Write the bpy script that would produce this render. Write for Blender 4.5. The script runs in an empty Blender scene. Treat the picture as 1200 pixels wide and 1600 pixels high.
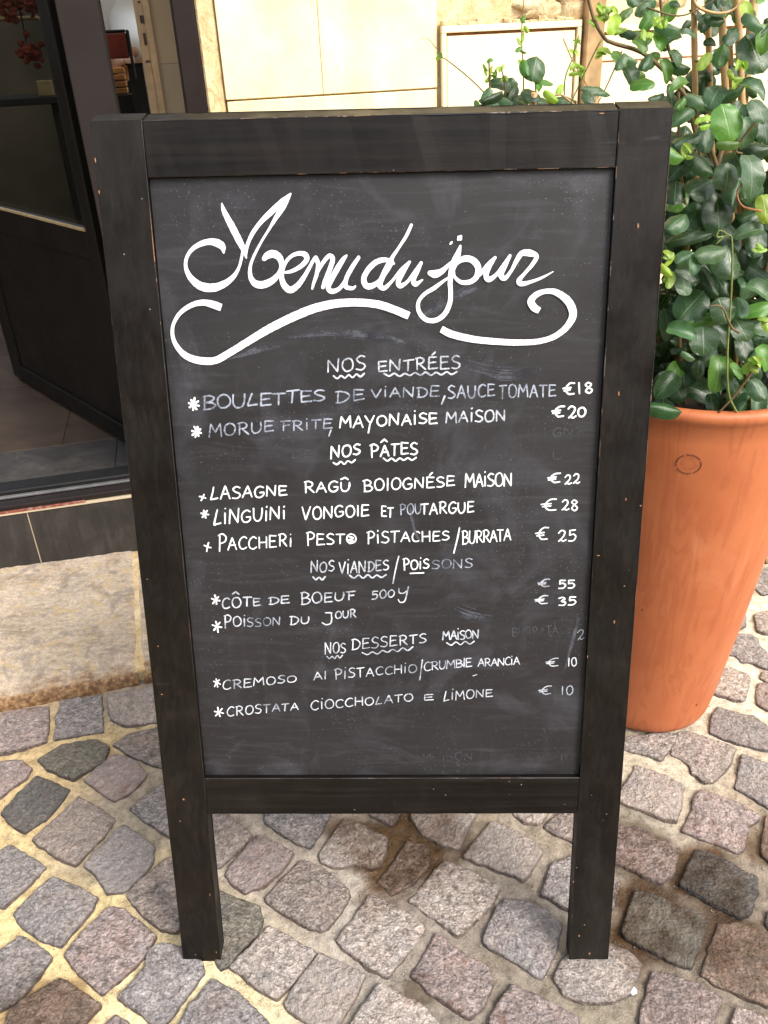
import bpy, bmesh, math, random
import numpy as np
from mathutils import Vector, Matrix, noise

random.seed(7)
rng = np.random.default_rng(7)
C = bpy.context.scene.collection
SC = bpy.context.scene

# ------------------------------------------------------------------ camera
CAM = np.array([0.02519, -0.77523, 1.22176])
M = np.array([[0.9996, -0.01086, -0.02623],
              [0.0176, -0.48783, 0.87276],
              [-0.02228, -0.87287, -0.48744]])     # columns: right, down, forward
FPX = 1300.0
cd = bpy.data.cameras.new('camera')
cam = bpy.data.objects.new('camera', cd)
C.objects.link(cam)
mw = Matrix(((M[0, 0], -M[0, 1], -M[0, 2], CAM[0]),
             (M[1, 0], -M[1, 1], -M[1, 2], CAM[1]),
             (M[2, 0], -M[2, 1], -M[2, 2], CAM[2]),
             (0, 0, 0, 1)))
cam.matrix_world = mw
cd.sensor_fit = 'VERTICAL'
cd.sensor_height = 36.0
cd.lens = FPX / 1600 * 36
cd.clip_start = 0.02
cd.clip_end = 400
SC.camera = cam

# ------------------------------------------------------------------ light
SUN_EL, SUN_AZ = 44.0, -42.0          # degrees; azimuth of the sun measured from +X in the ground plane
w = bpy.data.worlds.new('World')
SC.world = w
w.use_nodes = True
nt = w.node_tree
sky = nt.nodes.new('ShaderNodeTexSky')
sky.sky_type = 'NISHITA'
sky.sun_disc = False
sky.sun_elevation = math.radians(SUN_EL)
sky.sun_rotation = math.radians(90 - SUN_AZ)
sky.air_density = 1.4
sky.dust_density = 3.0
hsv = nt.nodes.new('ShaderNodeHueSaturation')
hsv.inputs['Saturation'].default_value = 0.5          # milky, thinly clouded sky
nt.links.new(sky.outputs[0], hsv.inputs['Color'])
nt.links.new(hsv.outputs[0], nt.nodes['Background'].inputs[0])
nt.nodes['Background'].inputs[1].default_value = 0.15
sd = bpy.data.lights.new('sun', 'SUN')
sd.energy = 1.5
sd.angle = math.radians(24)
sd.color = (1.0, 0.95, 0.87)
sun = bpy.data.objects.new('sun', sd)
C.objects.link(sun)
dv = Vector((math.cos(math.radians(SUN_AZ)) * math.cos(math.radians(SUN_EL)),
             math.sin(math.radians(SUN_AZ)) * math.cos(math.radians(SUN_EL)),
             math.sin(math.radians(SUN_EL))))
sun.rotation_euler = (-dv).to_track_quat('-Z', 'Y').to_euler()
sun.location = dv * 30
SC.view_settings.view_transform = 'Standard'
SC.view_settings.look = 'None'
SC.view_settings.gamma = 1
SC.view_settings.use_curve_mapping = False
SC.view_settings.exposure = 1.2

# ------------------------------------------------------------------ geometry of the place
VD = np.array([0.02155, 0.0, -0.99977])            # plumb line (the street falls a little)
E_ = np.array([0.9679, 0.25047, 0.02086])          # along the house front
N_ = np.array([0.25041, -0.96812, 0.0054])         # out of the house front
P_ = np.array([-0.90103, 1.11147, 0.03])
LEAN = 0.21091558682
H_B = 1.18299
W_B = 0.65


def F(u, n, h):
    return P_ + E_ * u + N_ * n - VD * h


def ray(px, py):
    return M @ np.array([(px - 600) / FPX, (py - 800) / FPX, 1.0])


def hit(px, py, p, n):
    r = ray(px, py)
    return CAM + r * (((p - CAM) @ n) / (r @ n))


def ground(px, py, z=0.0):
    return hit(px, py, np.array([0, 0, z]), np.array([0, 0, 1.0]))


def facade(px, py, n):
    """point of the vertical plane n metres in front of the house front"""
    return hit(px, py, P_ + N_ * n, N_)


def fuw(px, py, n):
    q = facade(px, py, n) - P_
    return float(q @ E_), float(q @ -VD)


# ------------------------------------------------------------------ helpers
def tag(o, label=None, cat=None, group=None, kind=None):
    if label: o['label'] = label
    if cat: o['category'] = cat
    if group: o['group'] = group
    if kind: o['kind'] = kind
    return o


def empty(name, loc=(0, 0, 0)):
    o = bpy.data.objects.new(name, None)
    o.location = Vector([float(c) for c in loc])
    o.empty_display_size = 0.1
    C.objects.link(o)
    return o


def mesh_obj(name, verts, faces, mats, parent=None, smooth=False, loc=(0, 0, 0), fm=None):
    me = bpy.data.meshes.new(name)
    me.from_pydata([tuple(map(float, v)) for v in verts], [], faces)
    if not isinstance(mats, (list, tuple)): mats = [mats]
    for m in mats: me.materials.append(m)
    if fm: me.polygons.foreach_set('material_index', fm)
    if smooth: me.polygons.foreach_set('use_smooth', [True] * len(me.polygons))
    me.update()
    o = bpy.data.objects.new(name, me)
    o.location = Vector([float(c) for c in loc])
    C.objects.link(o)
    if parent: o.parent = parent
    return o


def bm_obj(name, bm, mats, parent=None, smooth=False):
    me = bpy.data.meshes.new(name)
    bm.to_mesh(me); bm.free()
    if not isinstance(mats, (list, tuple)): mats = [mats]
    for m in mats: me.materials.append(m)
    if smooth: me.polygons.foreach_set('use_smooth', [True] * len(me.polygons))
    o = bpy.data.objects.new(name, me)
    C.objects.link(o)
    if parent: o.parent = parent
    return o


def add_box(bm, frame, a, b, bevel=0.0, seg=1, mi=0, bmi=None):
    """box between corners a and b of a local frame function; bevelled edges may carry their own material"""
    t = bmesh.new()
    vs = []
    for k in range(8):
        c = [b[i] if (k >> i) & 1 else a[i] for i in range(3)]
        vs.append(t.verts.new(tuple(map(float, frame(*c)))))
    for f in ((0, 2, 3, 1), (4, 5, 7, 6), (0, 1, 5, 4), (2, 6, 7, 3), (0, 4, 6, 2), (1, 3, 7, 5)):
        t.faces.new([vs[i] for i in f]).material_index = mi
    bmesh.ops.recalc_face_normals(t, faces=t.faces[:])
    if bevel > 0:
        r = bmesh.ops.bevel(t, geom=t.edges[:], offset=bevel, segments=seg, affect='EDGES', profile=0.6)
        if bmi is not None:
            for f in r['faces']: f.material_index = bmi
    me = bpy.data.meshes.new('tmp'); t.to_mesh(me); t.free()
    bm.from_mesh(me)
    bpy.data.meshes.remove(me)


def box(name, frame, a, b, mats, parent=None, bevel=0.0, seg=1, bmi=None):
    bm = bmesh.new()
    add_box(bm, frame, a, b, bevel, seg, 0, bmi)
    return bm_obj(name, bm, mats, parent)


def tube(bm, pts, rad, seg=6, cap=True):
    pts = [Vector([float(c) for c in p]) for p in pts]
    n = len(pts)
    rr = rad if isinstance(rad, (list, tuple)) else [rad] * n
    rings = []
    up = Vector((0.3, 0.2, 1)).normalized()
    prev = None
    for i, p in enumerate(pts):
        t = (pts[min(i + 1, n - 1)] - pts[max(i - 1, 0)]).normalized()
        a = prev if prev is not None else t.cross(up)
        a = (a - t * a.dot(t))
        if a.length < 1e-5: a = t.orthogonal()
        a.normalize(); prev = a
        b = t.cross(a)
        rings.append([bm.verts.new(p + (a * math.cos(q) + b * math.sin(q)) * rr[i])
                      for q in [2 * math.pi * k / seg for k in range(seg)]])
    for i in range(n - 1):
        for k in range(seg):
            bm.faces.new((rings[i][k], rings[i][(k + 1) % seg], rings[i + 1][(k + 1) % seg], rings[i + 1][k])).smooth = True
    if cap:
        bm.faces.new(list(reversed(rings[0]))); bm.faces.new(rings[-1])


def lathe(bm, prof, c=(0, 0, 0), seg=64, axis=None, smooth=True):
    rings = []
    up = Vector((0, 0, 1)) if axis is None else Vector(axis).normalized()
    x = up.orthogonal().normalized(); y = up.cross(x)
    c = Vector([float(q) for q in c])
    for r, z in prof:
        rings.append([bm.verts.new(c + up * z + (x * math.cos(q) + y * math.sin(q)) * max(r, 1e-4))
                      for q in [2 * math.pi * k / seg for k in range(seg)]])
    for i in range(len(prof) - 1):
        for k in range(seg):
            bm.faces.new((rings[i][k], rings[i][(k + 1) % seg], rings[i + 1][(k + 1) % seg], rings[i + 1][k])).smooth = smooth


def catmull(pts, sub=5):
    pts = [np.array(p, float) for p in pts]
    if len(pts) < 3: return pts
    out = []
    n = len(pts)
    for i in range(n - 1):
        p0 = pts[i - 1] if i > 0 else 2 * pts[0] - pts[1]
        p1, p2 = pts[i], pts[i + 1]
        p3 = pts[i + 2] if i + 2 < n else 2 * pts[-1] - pts[-2]
        for k in range(sub):
            t = k / sub
            out.append(0.5 * ((2 * p1) + (-p0 + p2) * t + (2 * p0 - 5 * p1 + 4 * p2 - p3) * t * t
                              + (-p0 + 3 * p1 - 3 * p2 + p3) * t ** 3))
    out.append(pts[-1])
    return out


# ------------------------------------------------------------------ materials
class NB:
    """small node builder"""

    def __init__(s, name):
        s.m = bpy.data.materials.new(name)
        s.m.use_nodes = True
        s.t = s.m.node_tree
        s.b = s.t.nodes['Principled BSDF']
        s.co = s.t.nodes.new('ShaderNodeTexCoord').outputs['Object']

    def n(s, typ, **kw):
        x = s.t.nodes.new(typ)
        for k, v in kw.items():
            if k in ('operation', 'blend_type', 'data_type', 'feature', 'distance', 'wave_type', 'bands_direction',
                     'attribute_name', 'attribute_type', 'interpolation_type', 'clamp'):
                setattr(x, k, v)
        return x

    def link(s, a, b): s.t.links.new(a, b)

    def val(s, x, i, v):
        if isinstance(v, bpy.types.NodeSocket): s.link(v, x.inputs[i])
        else: x.inputs[i].default_value = v

    def mapping(s, scale=(1, 1, 1), rot=(0, 0, 0), src=None, loc=(0, 0, 0)):
        x = s.n('ShaderNodeMapping')
        s.link(src or s.co, x.inputs[0])
        x.inputs['Scale'].default_value = scale
        x.inputs['Rotation'].default_value = rot
        x.inputs['Location'].default_value = loc
        return x.outputs[0]

    def noise(s, scale, detail=4, rough=0.55, vec=None, dist=0.0, out=0):
        x = s.n('ShaderNodeTexNoise')
        s.link(vec or s.co, x.inputs['Vector'])
        x.inputs['Scale'].default_value = scale
        x.inputs['Detail'].default_value = detail
        x.inputs['Roughness'].default_value = rough
        x.inputs['Distortion'].default_value = dist
        return x.outputs[out]

    def vor(s, scale, feature='F1', vec=None, out='Distance', rnd=1.0):
        x = s.n('ShaderNodeTexVoronoi', feature=feature)
        s.link(vec or s.co, x.inputs['Vector'])
        x.inputs['Scale'].default_value = scale
        x.inputs['Randomness'].default_value = rnd
        return x.outputs[out]

    def ramp(s, fac, stops):
        x = s.n('ShaderNodeValToRGB')
        s.link(fac, x.inputs[0])
        el = x.color_ramp.elements
        while len(el) < len(stops): el.new(0.5)
        for e, (p, c) in zip(el, stops):
            e.position = p
            e.color = (c, c, c, 1) if not isinstance(c, (tuple, list)) else (*c[:3], 1)
        return x.outputs[0]

    def mix(s, fac, a, b, mode='MIX'):
        x = s.n('ShaderNodeMixRGB', blend_type=mode)
        for i, v in ((0, fac), (1, a), (2, b)):
            if isinstance(v, (tuple, list)): v = (*v[:3], 1)
            s.val(x, i, v)
        return x.outputs[0]

    def math(s, op, a, b=0.0, c=0.0, clamp=False):
        x = s.n('ShaderNodeMath', operation=op)
        x.use_clamp = clamp
        s.val(x, 0, a); s.val(x, 1, b); s.val(x, 2, c)
        return x.outputs[0]

    def bump(s, h, strength=0.4, dist=0.002, nrm=None):
        x = s.n('ShaderNodeBump')
        s.link(h, x.inputs['Height'])
        x.inputs['Strength'].default_value = strength
        x.inputs['Distance'].default_value = dist
        if nrm: s.link(nrm, x.inputs['Normal'])
        return x.outputs[0]

    def attr(s, name, out='Color'):
        x = s.n('ShaderNodeAttribute')
        x.attribute_name = name
        return x.outputs[out]

    def out(s, color=None, rough=None, normal=None, metal=None, spec=None, **kw):
        if color is not None: s.val(s.b, 'Base Color', (*color[:3], 1) if isinstance(color, (tuple, list)) else color)
        if rough is not None: s.val(s.b, 'Roughness', rough)
        if normal is not None: s.link(normal, s.b.inputs['Normal'])
        if metal is not None: s.val(s.b, 'Metallic', metal)
        if spec is not None: s.val(s.b, 'Specular IOR Level', spec)
        return s.m


def mat_plain(name, col, rough=0.6, var=0.25, scale=20, bump=0.2, bscale=80, spec=0.4, metal=0.0):
    s = NB(name)
    n1 = s.noise(scale, 5)
    c2 = tuple(c * (1 - var) for c in col)
    c3 = tuple(min(1, c * (1 + var)) for c in col)
    c = s.ramp(n1, [(0.3, c2), (0.7, c3)])
    return s.out(c, s.ramp(s.noise(scale * 2.3, 3), [(0.3, rough * 0.85), (0.7, min(1, rough * 1.15))]),
                 s.bump(s.noise(bscale, 4), bump, 0.001), metal, spec)


def mat_frame_wood(name, axis):
    """near-black stained softwood, faint grain along the given axis"""
    s = NB(name)
    sc = [170, 170, 170]; sc[axis] = 5.0
    g = s.noise(1.0, 6, 0.7, vec=s.mapping(tuple(sc)), dist=0.8)
    sc2 = [34, 34, 34]; sc2[axis] = 1.6
    g2 = s.noise(1.0, 4, 0.6, vec=s.mapping(tuple(sc2), loc=(1.3, 0, 2.1)), dist=2.2)
    gg = s.math('ADD', s.math('MULTIPLY', g, 0.6), s.math('MULTIPLY', g2, 0.4))
    col = s.ramp(gg, [(0.40, (0.0028, 0.0019, 0.0014)), (0.50, (0.0055, 0.0039, 0.0029)), (0.62, (0.0115, 0.0082, 0.0062))])
    bloom = s.ramp(s.noise(5.5, 6, 0.65, dist=0.6), [(0.48, 0.0), (0.75, 0.10)])
    col = s.mix(bloom, col, (0.11, 0.095, 0.08))
    red = s.ramp(s.noise(3.1, 3, 0.5, vec=s.mapping(loc=(7, 2, 3))), [(0.52, 0.0), (0.72, 0.5)])
    col = s.mix(red, col, (0.012, 0.0052, 0.0040))
    nick = s.ramp(s.vor(70), [(0.0, 1.0), (0.05, 1.0), (0.065, 0.0)])
    sel = s.ramp(s.noise(12, 2), [(0.57, 0.0), (0.61, 1.0)])
    col = s.mix(s.math('MULTIPLY', nick, sel), col, (0.30, 0.25, 0.22))
    sx = [150, 150, 150]; sx[axis] = 16
    scr = s.ramp(s.vor(1.0, vec=s.mapping(tuple(sx), rot=(0.1, 0.35, 0.2))), [(0.0, 1.0), (0.05, 0.0)])
    scr = s.math('MULTIPLY', scr, s.ramp(s.noise(6, 2, vec=s.mapping(loc=(4, 2, 7))), [(0.55, 0.0), (0.62, 0.5)]))
    col = s.mix(scr, col, (0.16, 0.15, 0.14))
    # scuffs: long pale diagonal rubs
    rub = s.noise(1.0, 5, 0.7, vec=s.mapping((16, 16, 90), rot=(0, 0.9, 0)))
    rub = s.math('MULTIPLY', s.ramp(rub, [(0.60, 0.0), (0.72, 0.35)]), s.ramp(s.noise(4, 2, vec=s.mapping(loc=(1, 8, 2))), [(0.55, 0.0), (0.66, 1.0)]))
    col = s.mix(rub, col, (0.13, 0.125, 0.13))
    rough = s.ramp(s.noise(14, 5, 0.65), [(0.38, 0.34), (0.62, 0.54)])
    return s.out(col, rough, s.bump(gg, 0.28, 0.0006), spec=0.26)


def mat_worn_edge():
    s = NB('worn_edge')
    n1 = s.noise(38, 5, 0.7)
    n2 = s.noise(3.2, 2)
    f = s.math('MULTIPLY', s.ramp(n1, [(0.53, 0.0), (0.58, 1.0)]), s.ramp(n2, [(0.50, 0.06), (0.66, 1.0)]))
    bare = s.mix(s.ramp(s.noise(7, 2), [(0.45, 0.0), (0.6, 1.0)]), (0.34, 0.15, 0.07), (0.34, 0.29, 0.25))
    col = s.mix(f, (0.010, 0.008, 0.0065), bare)
    return s.out(col, 0.55, s.bump(n1, 0.5, 0.001))


def mat_panel():
    """blackboard sheet: slate grey paint with wiped chalk"""
    s = NB('blackboard_paint')
    base = s.ramp(s.noise(3.0, 5, 0.6), [(0.3, (0.0135, 0.0124, 0.0145)), (0.7, (0.0205, 0.0188, 0.0208))])
    st = s.noise(1.0, 6, 0.7, vec=s.mapping((7, 30, 60), rot=(0.0, 0.32, 0.0)), dist=1.5)
    col = s.mix(s.ramp(st, [(0.50, 0.0), (0.8, 0.17)]), base, (0.15, 0.15, 0.17))
    st2 = s.noise(1.0, 5, 0.7, vec=s.mapping((42, 30, 6), rot=(0.0, -0.2, 0.0)), dist=1.0)
    col = s.mix(s.ramp(st2, [(0.56, 0.0), (0.85, 0.12)]), col, (0.15, 0.15, 0.165))
    big = s.ramp(s.noise(6.5, 6, 0.62, dist=1.8), [(0.50, 0.0), (0.74, 0.24)])
    col = s.mix(big, col, (0.13, 0.133, 0.165))
    # dark wiped strokes
    dk = s.ramp(s.noise(1.0, 3, 0.5, vec=s.mapping((4, 4, 14), rot=(0, -0.5, 0), loc=(3, 0, 1)), dist=1.0), [(0.56, 0.0), (0.75, 0.3)])
    col = s.mix(dk, col, (0.015, 0.015, 0.017))
    # chalk dust specks
    sp = s.ramp(s.vor(230), [(0.0, 1.0), (0.17, 0.0)])
    sp = s.math('MULTIPLY', sp, s.ramp(s.noise(10, 4, 0.7), [(0.46, 0.0), (0.62, 0.9)]))
    col = s.mix(sp, col, (0.24, 0.24, 0.26))
    sp2 = s.ramp(s.vor(60, vec=s.mapping(loc=(3, 4, 5))), [(0.0, 0.8), (0.035, 0.0)])
    col = s.mix(sp2, col, (0.5, 0.5, 0.52))
    hgt = s.noise(420, 3)
    return s.out(col, s.ramp(s.noise(9, 5), [(0.3, 0.40), (0.7, 0.58)]), s.bump(hgt, 0.12, 0.0004), spec=0.42)


def mat_chalk(name, lo, hi, hole=0.0):
    """chalk marker: dense where pressed, thin and grainy elsewhere"""
    s = NB(name)
    n1 = s.noise(330, 4, 0.75)
    n2 = s.noise(38, 3, 0.6)
    v = s.math('ADD', s.math('MULTIPLY', n1, 0.45), s.math('MULTIPLY', n2, 0.55))
    if hole > 0: col = s.ramp(v, [(0.40, lo), (0.50, tuple(a * 0.45 + b * 0.55 for a, b in zip(lo, hi))), (0.56, hi)])
    else: col = s.ramp(v, [(0.36, lo), (0.46, hi)])
    return s.out(col, 0.9, s.bump(n1, 0.4, 0.0005), spec=0.2)


def mat_stone():
    s = NB('cobble_stone')
    tint = s.attr('tint')
    wet = s.attr('wet', 'Fac')
    rnd = s.n('ShaderNodeObjectInfo').outputs['Random']
    off = s.n('ShaderNodeCombineXYZ')
    s.link(s.math('MULTIPLY', rnd, 37.0), off.inputs[0]); s.link(s.math('MULTIPLY', rnd, 11.0), off.inputs[2])
    va = s.n('ShaderNodeVectorMath', operation='ADD')
    s.link(s.co, va.inputs[0]); s.link(off.outputs[0], va.inputs[1])
    vv = va.outputs[0]
    ang = s.math('MULTIPLY', s.math('SUBTRACT', rnd, 0.5), 2.2)
    strong = 1
    rot = s.n('ShaderNodeVectorRotate'); rot.rotation_type = 'Z_AXIS'
    s.link(vv, rot.inputs['Vector']); s.link(s.math('ADD', ang, 0.9), rot.inputs['Angle'])
    strv = s.mapping((85, 150, 90), src=rot.outputs[0])
    cleft = s.noise(1.0, 6, 0.72, vec=strv, dist=1.3)
    grain = s.noise(520, 4, 0.7, vec=vv)
    mid = s.noise(70, 5, 0.65, vec=vv, dist=0.5)
    blot = s.noise(22, 4, 0.6, vec=vv)
    wv_ = s.n('ShaderNodeVectorMath', operation='ADD')
    s.link(vv, wv_.inputs[0])
    wn = s.n('ShaderNodeVectorMath', operation='SCALE'); s.link(s.noise(60, 3, vec=vv, out=1), wn.inputs[0]); wn.inputs['Scale'].default_value = 0.012
    s.link(wn.outputs[0], wv_.inputs[1])
    facet = s.vor(75, vec=wv_.outputs[0])
    facet2 = s.vor(190, vec=wv_.outputs[0])
    v = s.math('ADD', s.math('MULTIPLY', cleft, 0.50), s.math('ADD', s.math('MULTIPLY', grain, 0.22), s.math('MULTIPLY', mid, 0.28)))
    v = s.math('ADD', v, s.math('MULTIPLY', s.math('SUBTRACT', 0.42, facet2), 0.10))
    lum = s.ramp(v, [(0.41, 0.38), (0.47, 0.78), (0.525, 1.12), (0.60, 1.9)])
    col = s.mix(1.0, tint, s.mix(s.math('MULTIPLY', rnd, 0.6), lum, (1.0, 1.0, 1.0)), 'MULTIPLY')
    col = s.mix(s.ramp(blot, [(0.42, 0.0), (0.7, 0.45)]), col, s.mix(1.0, col, (1.25, 1.10, 1.02), 'MULTIPLY'))
    col = s.mix(s.ramp(blot, [(0.3, 0.5), (0.46, 0.0)]), col, s.mix(1.0, col, (0.84, 0.86, 0.92), 'MULTIPLY'))
    # mineral specks
    sp = s.ramp(s.vor(330, vec=vv), [(0.0, 1.0), (0.13, 0.0)])
    sp = s.math('MULTIPLY', sp, s.ramp(s.noise(60, 2, vec=vv), [(0.54, 0.0), (0.66, 0.5)]))
    col = s.mix(sp, col, (0.62, 0.58, 0.56))
    rust = s.math('MULTIPLY', s.ramp(s.noise(30, 4, vec=s.mapping(loc=(9, 3, 1), src=vv)), [(0.58, 0.0), (0.72, 0.5)]), s.attr('rust', 'Fac'))
    col = s.mix(rust, col, (0.22, 0.10, 0.05))
    col = s.mix(s.attr('edge', 'Fac'), col, s.mix(1.0, col, (0.42, 0.38, 0.36), 'MULTIPLY'))
    wetn = s.math('MULTIPLY', wet, s.ramp(s.noise(26, 4, vec=vv), [(0.35, 0.35), (0.6, 1.0)]))
    col = s.mix(wetn, col, s.mix(1.0, col, (0.40, 0.32, 0.27), 'MULTIPLY'))
    rough = s.math('SUBTRACT', 0.72, s.math('MULTIPLY', wetn, 0.50))
    h = s.math('ADD', s.math('MULTIPLY', cleft, 0.7), s.math('ADD', s.math('MULTIPLY', mid, 0.7), s.math('MULTIPLY', grain, 0.10)))
    h = s.math('SUBTRACT', h, s.math('ADD', s.math('MULTIPLY', facet, 0.55), s.math('MULTIPLY', facet2, 0.30)))
    return s.out(col, rough, s.bump(h, 1.0, 0.010), spec=0.5)


def mat_mortar():
    s = NB('street_mortar')
    tint = s.attr('tint')
    wet = s.attr('wet', 'Fac')
    n1 = s.noise(55, 6, 0.7)
    n2 = s.noise(420, 3, 0.7)
    n3 = s.noise(11, 4, 0.6, dist=0.8)
    lum = s.ramp(s.math('ADD', s.math('MULTIPLY', n1, 0.6), s.math('MULTIPLY', n2, 0.4)), [(0.38, 0.45), (0.47, 0.82), (0.60, 1.22)])
    col = s.mix(1.0, tint, lum, 'MULTIPLY')
    col = s.mix(s.ramp(n3, [(0.52, 0.0), (0.66, 0.55)]), col, s.mix(1.0, col, (0.70, 0.64, 0.56), 'MULTIPLY'))
    pit = s.ramp(s.vor(150), [(0.0, 1.0), (0.16, 0.0)])
    pit = s.math('MULTIPLY', pit, s.ramp(s.noise(16, 3), [(0.5, 0.0), (0.62, 0.9)]))
    col = s.mix(pit, col, (0.07, 0.055, 0.045))
    crk = s.ramp(s.vor(13, 'DISTANCE_TO_EDGE', vec=s.mapping((1, 1, 0.2))), [(0.0, 0.55), (0.012, 0.0)])
    col = s.mix(s.math('MULTIPLY', crk, s.ramp(s.noise(7, 2), [(0.56, 0.0), (0.64, 0.8)])), col, (0.10, 0.08, 0.06))
    col = s.mix(wet, col, s.mix(1.0, col, (0.26, 0.165, 0.085), 'MULTIPLY'))
    rough = s.math('SUBTRACT', 0.85, s.math('MULTIPLY', wet, 0.62))
    h = s.math('ADD', n1, s.math('MULTIPLY', n2, 0.35))
    return s.out(col, rough, s.bump(h, 0.9, 0.006), spec=0.4)


def mat_slab():
    s = NB('kerb_stone')
    n1 = s.noise(7, 6, 0.62, dist=0.8)
    n2 = s.noise(90, 5, 0.7)
    n3 = s.noise(1.0, 5, 0.7, vec=s.mapping((14, 60, 30), rot=(0, 0, 0.5)), dist=1.0)
    a = s.ramp(s.math('ADD', s.math('MULTIPLY', n1, 0.5), s.math('MULTIPLY', n3, 0.5)),
               [(0.36, (0.36, 0.27, 0.185)), (0.46, (0.53, 0.42, 0.31)), (0.56, (0.62, 0.50, 0.38)), (0.66, (0.74, 0.58, 0.40))])
    col = s.mix(1.0, a, s.ramp(s.math('ADD', s.math('MULTIPLY', n2, 0.5), s.math('MULTIPLY', s.noise(330, 3, 0.7), 0.5)), [(0.36, 0.55), (0.62, 1.28)]), 'MULTIPLY')
    och = s.ramp(s.noise(16, 5, 0.65, dist=1.6), [(0.54, 0.0), (0.60, 0.55)])
    col = s.mix(och, col, (0.60, 0.42, 0.18))
    gr = s.ramp(s.noise(9, 5, 0.65, vec=s.mapping(loc=(5, 1, 2)), dist=1.2), [(0.52, 0.0), (0.62, 0.5)])
    col = s.mix(gr, col, (0.17, 0.14, 0.125))
    sp = s.math('MULTIPLY', s.ramp(s.vor(150), [(0.0, 1.0), (0.1, 0.0)]), s.ramp(s.noise(12, 3), [(0.48, 0.0), (0.6, 0.8)]))
    col = s.mix(sp, col, (0.72, 0.68, 0.62))
    # rough warm arris along the front
    e = s.attr('edge', 'Fac')
    col = s.mix(e, col, s.ramp(n2, [(0.40, (0.13, 0.065, 0.028)), (0.52, (0.27, 0.15, 0.068)), (0.64, (0.44, 0.28, 0.13))]))
    h = s.math('ADD', s.math('MULTIPLY', n2, 0.6), n3)
    return s.out(col, 0.75, s.bump(h, 0.7, 0.003))


def mat_wall_stone():
    s = NB('limestone')
    n1 = s.noise(5, 6, 0.6)
    col = s.ramp(n1, [(0.4, (0.84, 0.69, 0.38)), (0.52, (0.88, 0.76, 0.47)), (0.62, (0.90, 0.80, 0.54))])
    vt = s.noise(1.0, 5, 0.6, vec=s.mapping((22, 22, 2.5)))
    col = s.mix(s.ramp(vt, [(0.46, 0.0), (0.66, 0.35)]), col, (0.76, 0.58, 0.32))
    o = s.ramp(s.noise(24, 5, 0.7), [(0.62, 0.0), (0.74, 0.4)])
    col = s.mix(o, col, (0.60, 0.42, 0.22))
    h = s.noise(65, 6, 0.7)
    return s.out(col, 0.85, s.bump(h, 0.35, 0.003), spec=0.2)


def mat_old_plaster(name, a, b, c):
    s = NB(name)
    n1 = s.noise(26, 7, 0.72, dist=0.8)
    col = s.ramp(n1, [(0.34, a), (0.5, b), (0.64, c)])
    return s.out(col, 0.9, s.bump(n1, 0.8, 0.01), spec=0.2)


def mat_terracotta():
    s = NB('terracotta')
    n1 = s.noise(4.5, 5, 0.6, dist=0.5)
    col = s.ramp(n1, [(0.35, (0.41, 0.113, 0.039)), (0.65, (0.50, 0.157, 0.058))])
    # slip runs, slanting
    v = s.mapping((26, 26, 2.6), rot=(0.0, 0.30, 0.0))
    run = s.noise(1.0, 4, 0.6, vec=v, dist=1.3)
    col = s.mix(s.ramp(run, [(0.50, 0.0), (0.55, 0.55), (0.64, 0.0)]), col, (0.34, 0.090, 0.031))
    pale = s.ramp(s.noise(1.0, 4, 0.6, vec=s.mapping((11, 11, 3.5), rot=(0, 0.3, 0), loc=(3, 1, 2)), dist=1.0), [(0.56, 0.0), (0.75, 0.30)])
    col = s.mix(pale, col, (0.64, 0.28, 0.145))
    ring = s.noise(1.0, 3, 0.5, vec=s.mapping((1.5, 1.5, 120)))
    col = s.mix(s.ramp(ring, [(0.5, 0.0), (0.8, 0.12)]), col, (0.44, 0.17, 0.08))
    sp = s.math('MULTIPLY', s.ramp(s.vor(70), [(0.0, 1.0), (0.045, 0.0)]), 0.8)
    col = s.mix(sp, col, (0.24, 0.07, 0.025))
    h = s.math('ADD', s.noise(160, 4, 0.6), s.math('MULTIPLY', ring, 1.4))
    return s.out(col, s.ramp(s.noise(12, 3), [(0.3, 0.46), (0.7, 0.62)]), s.bump(h, 0.14, 0.0012), spec=0.45)


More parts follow.
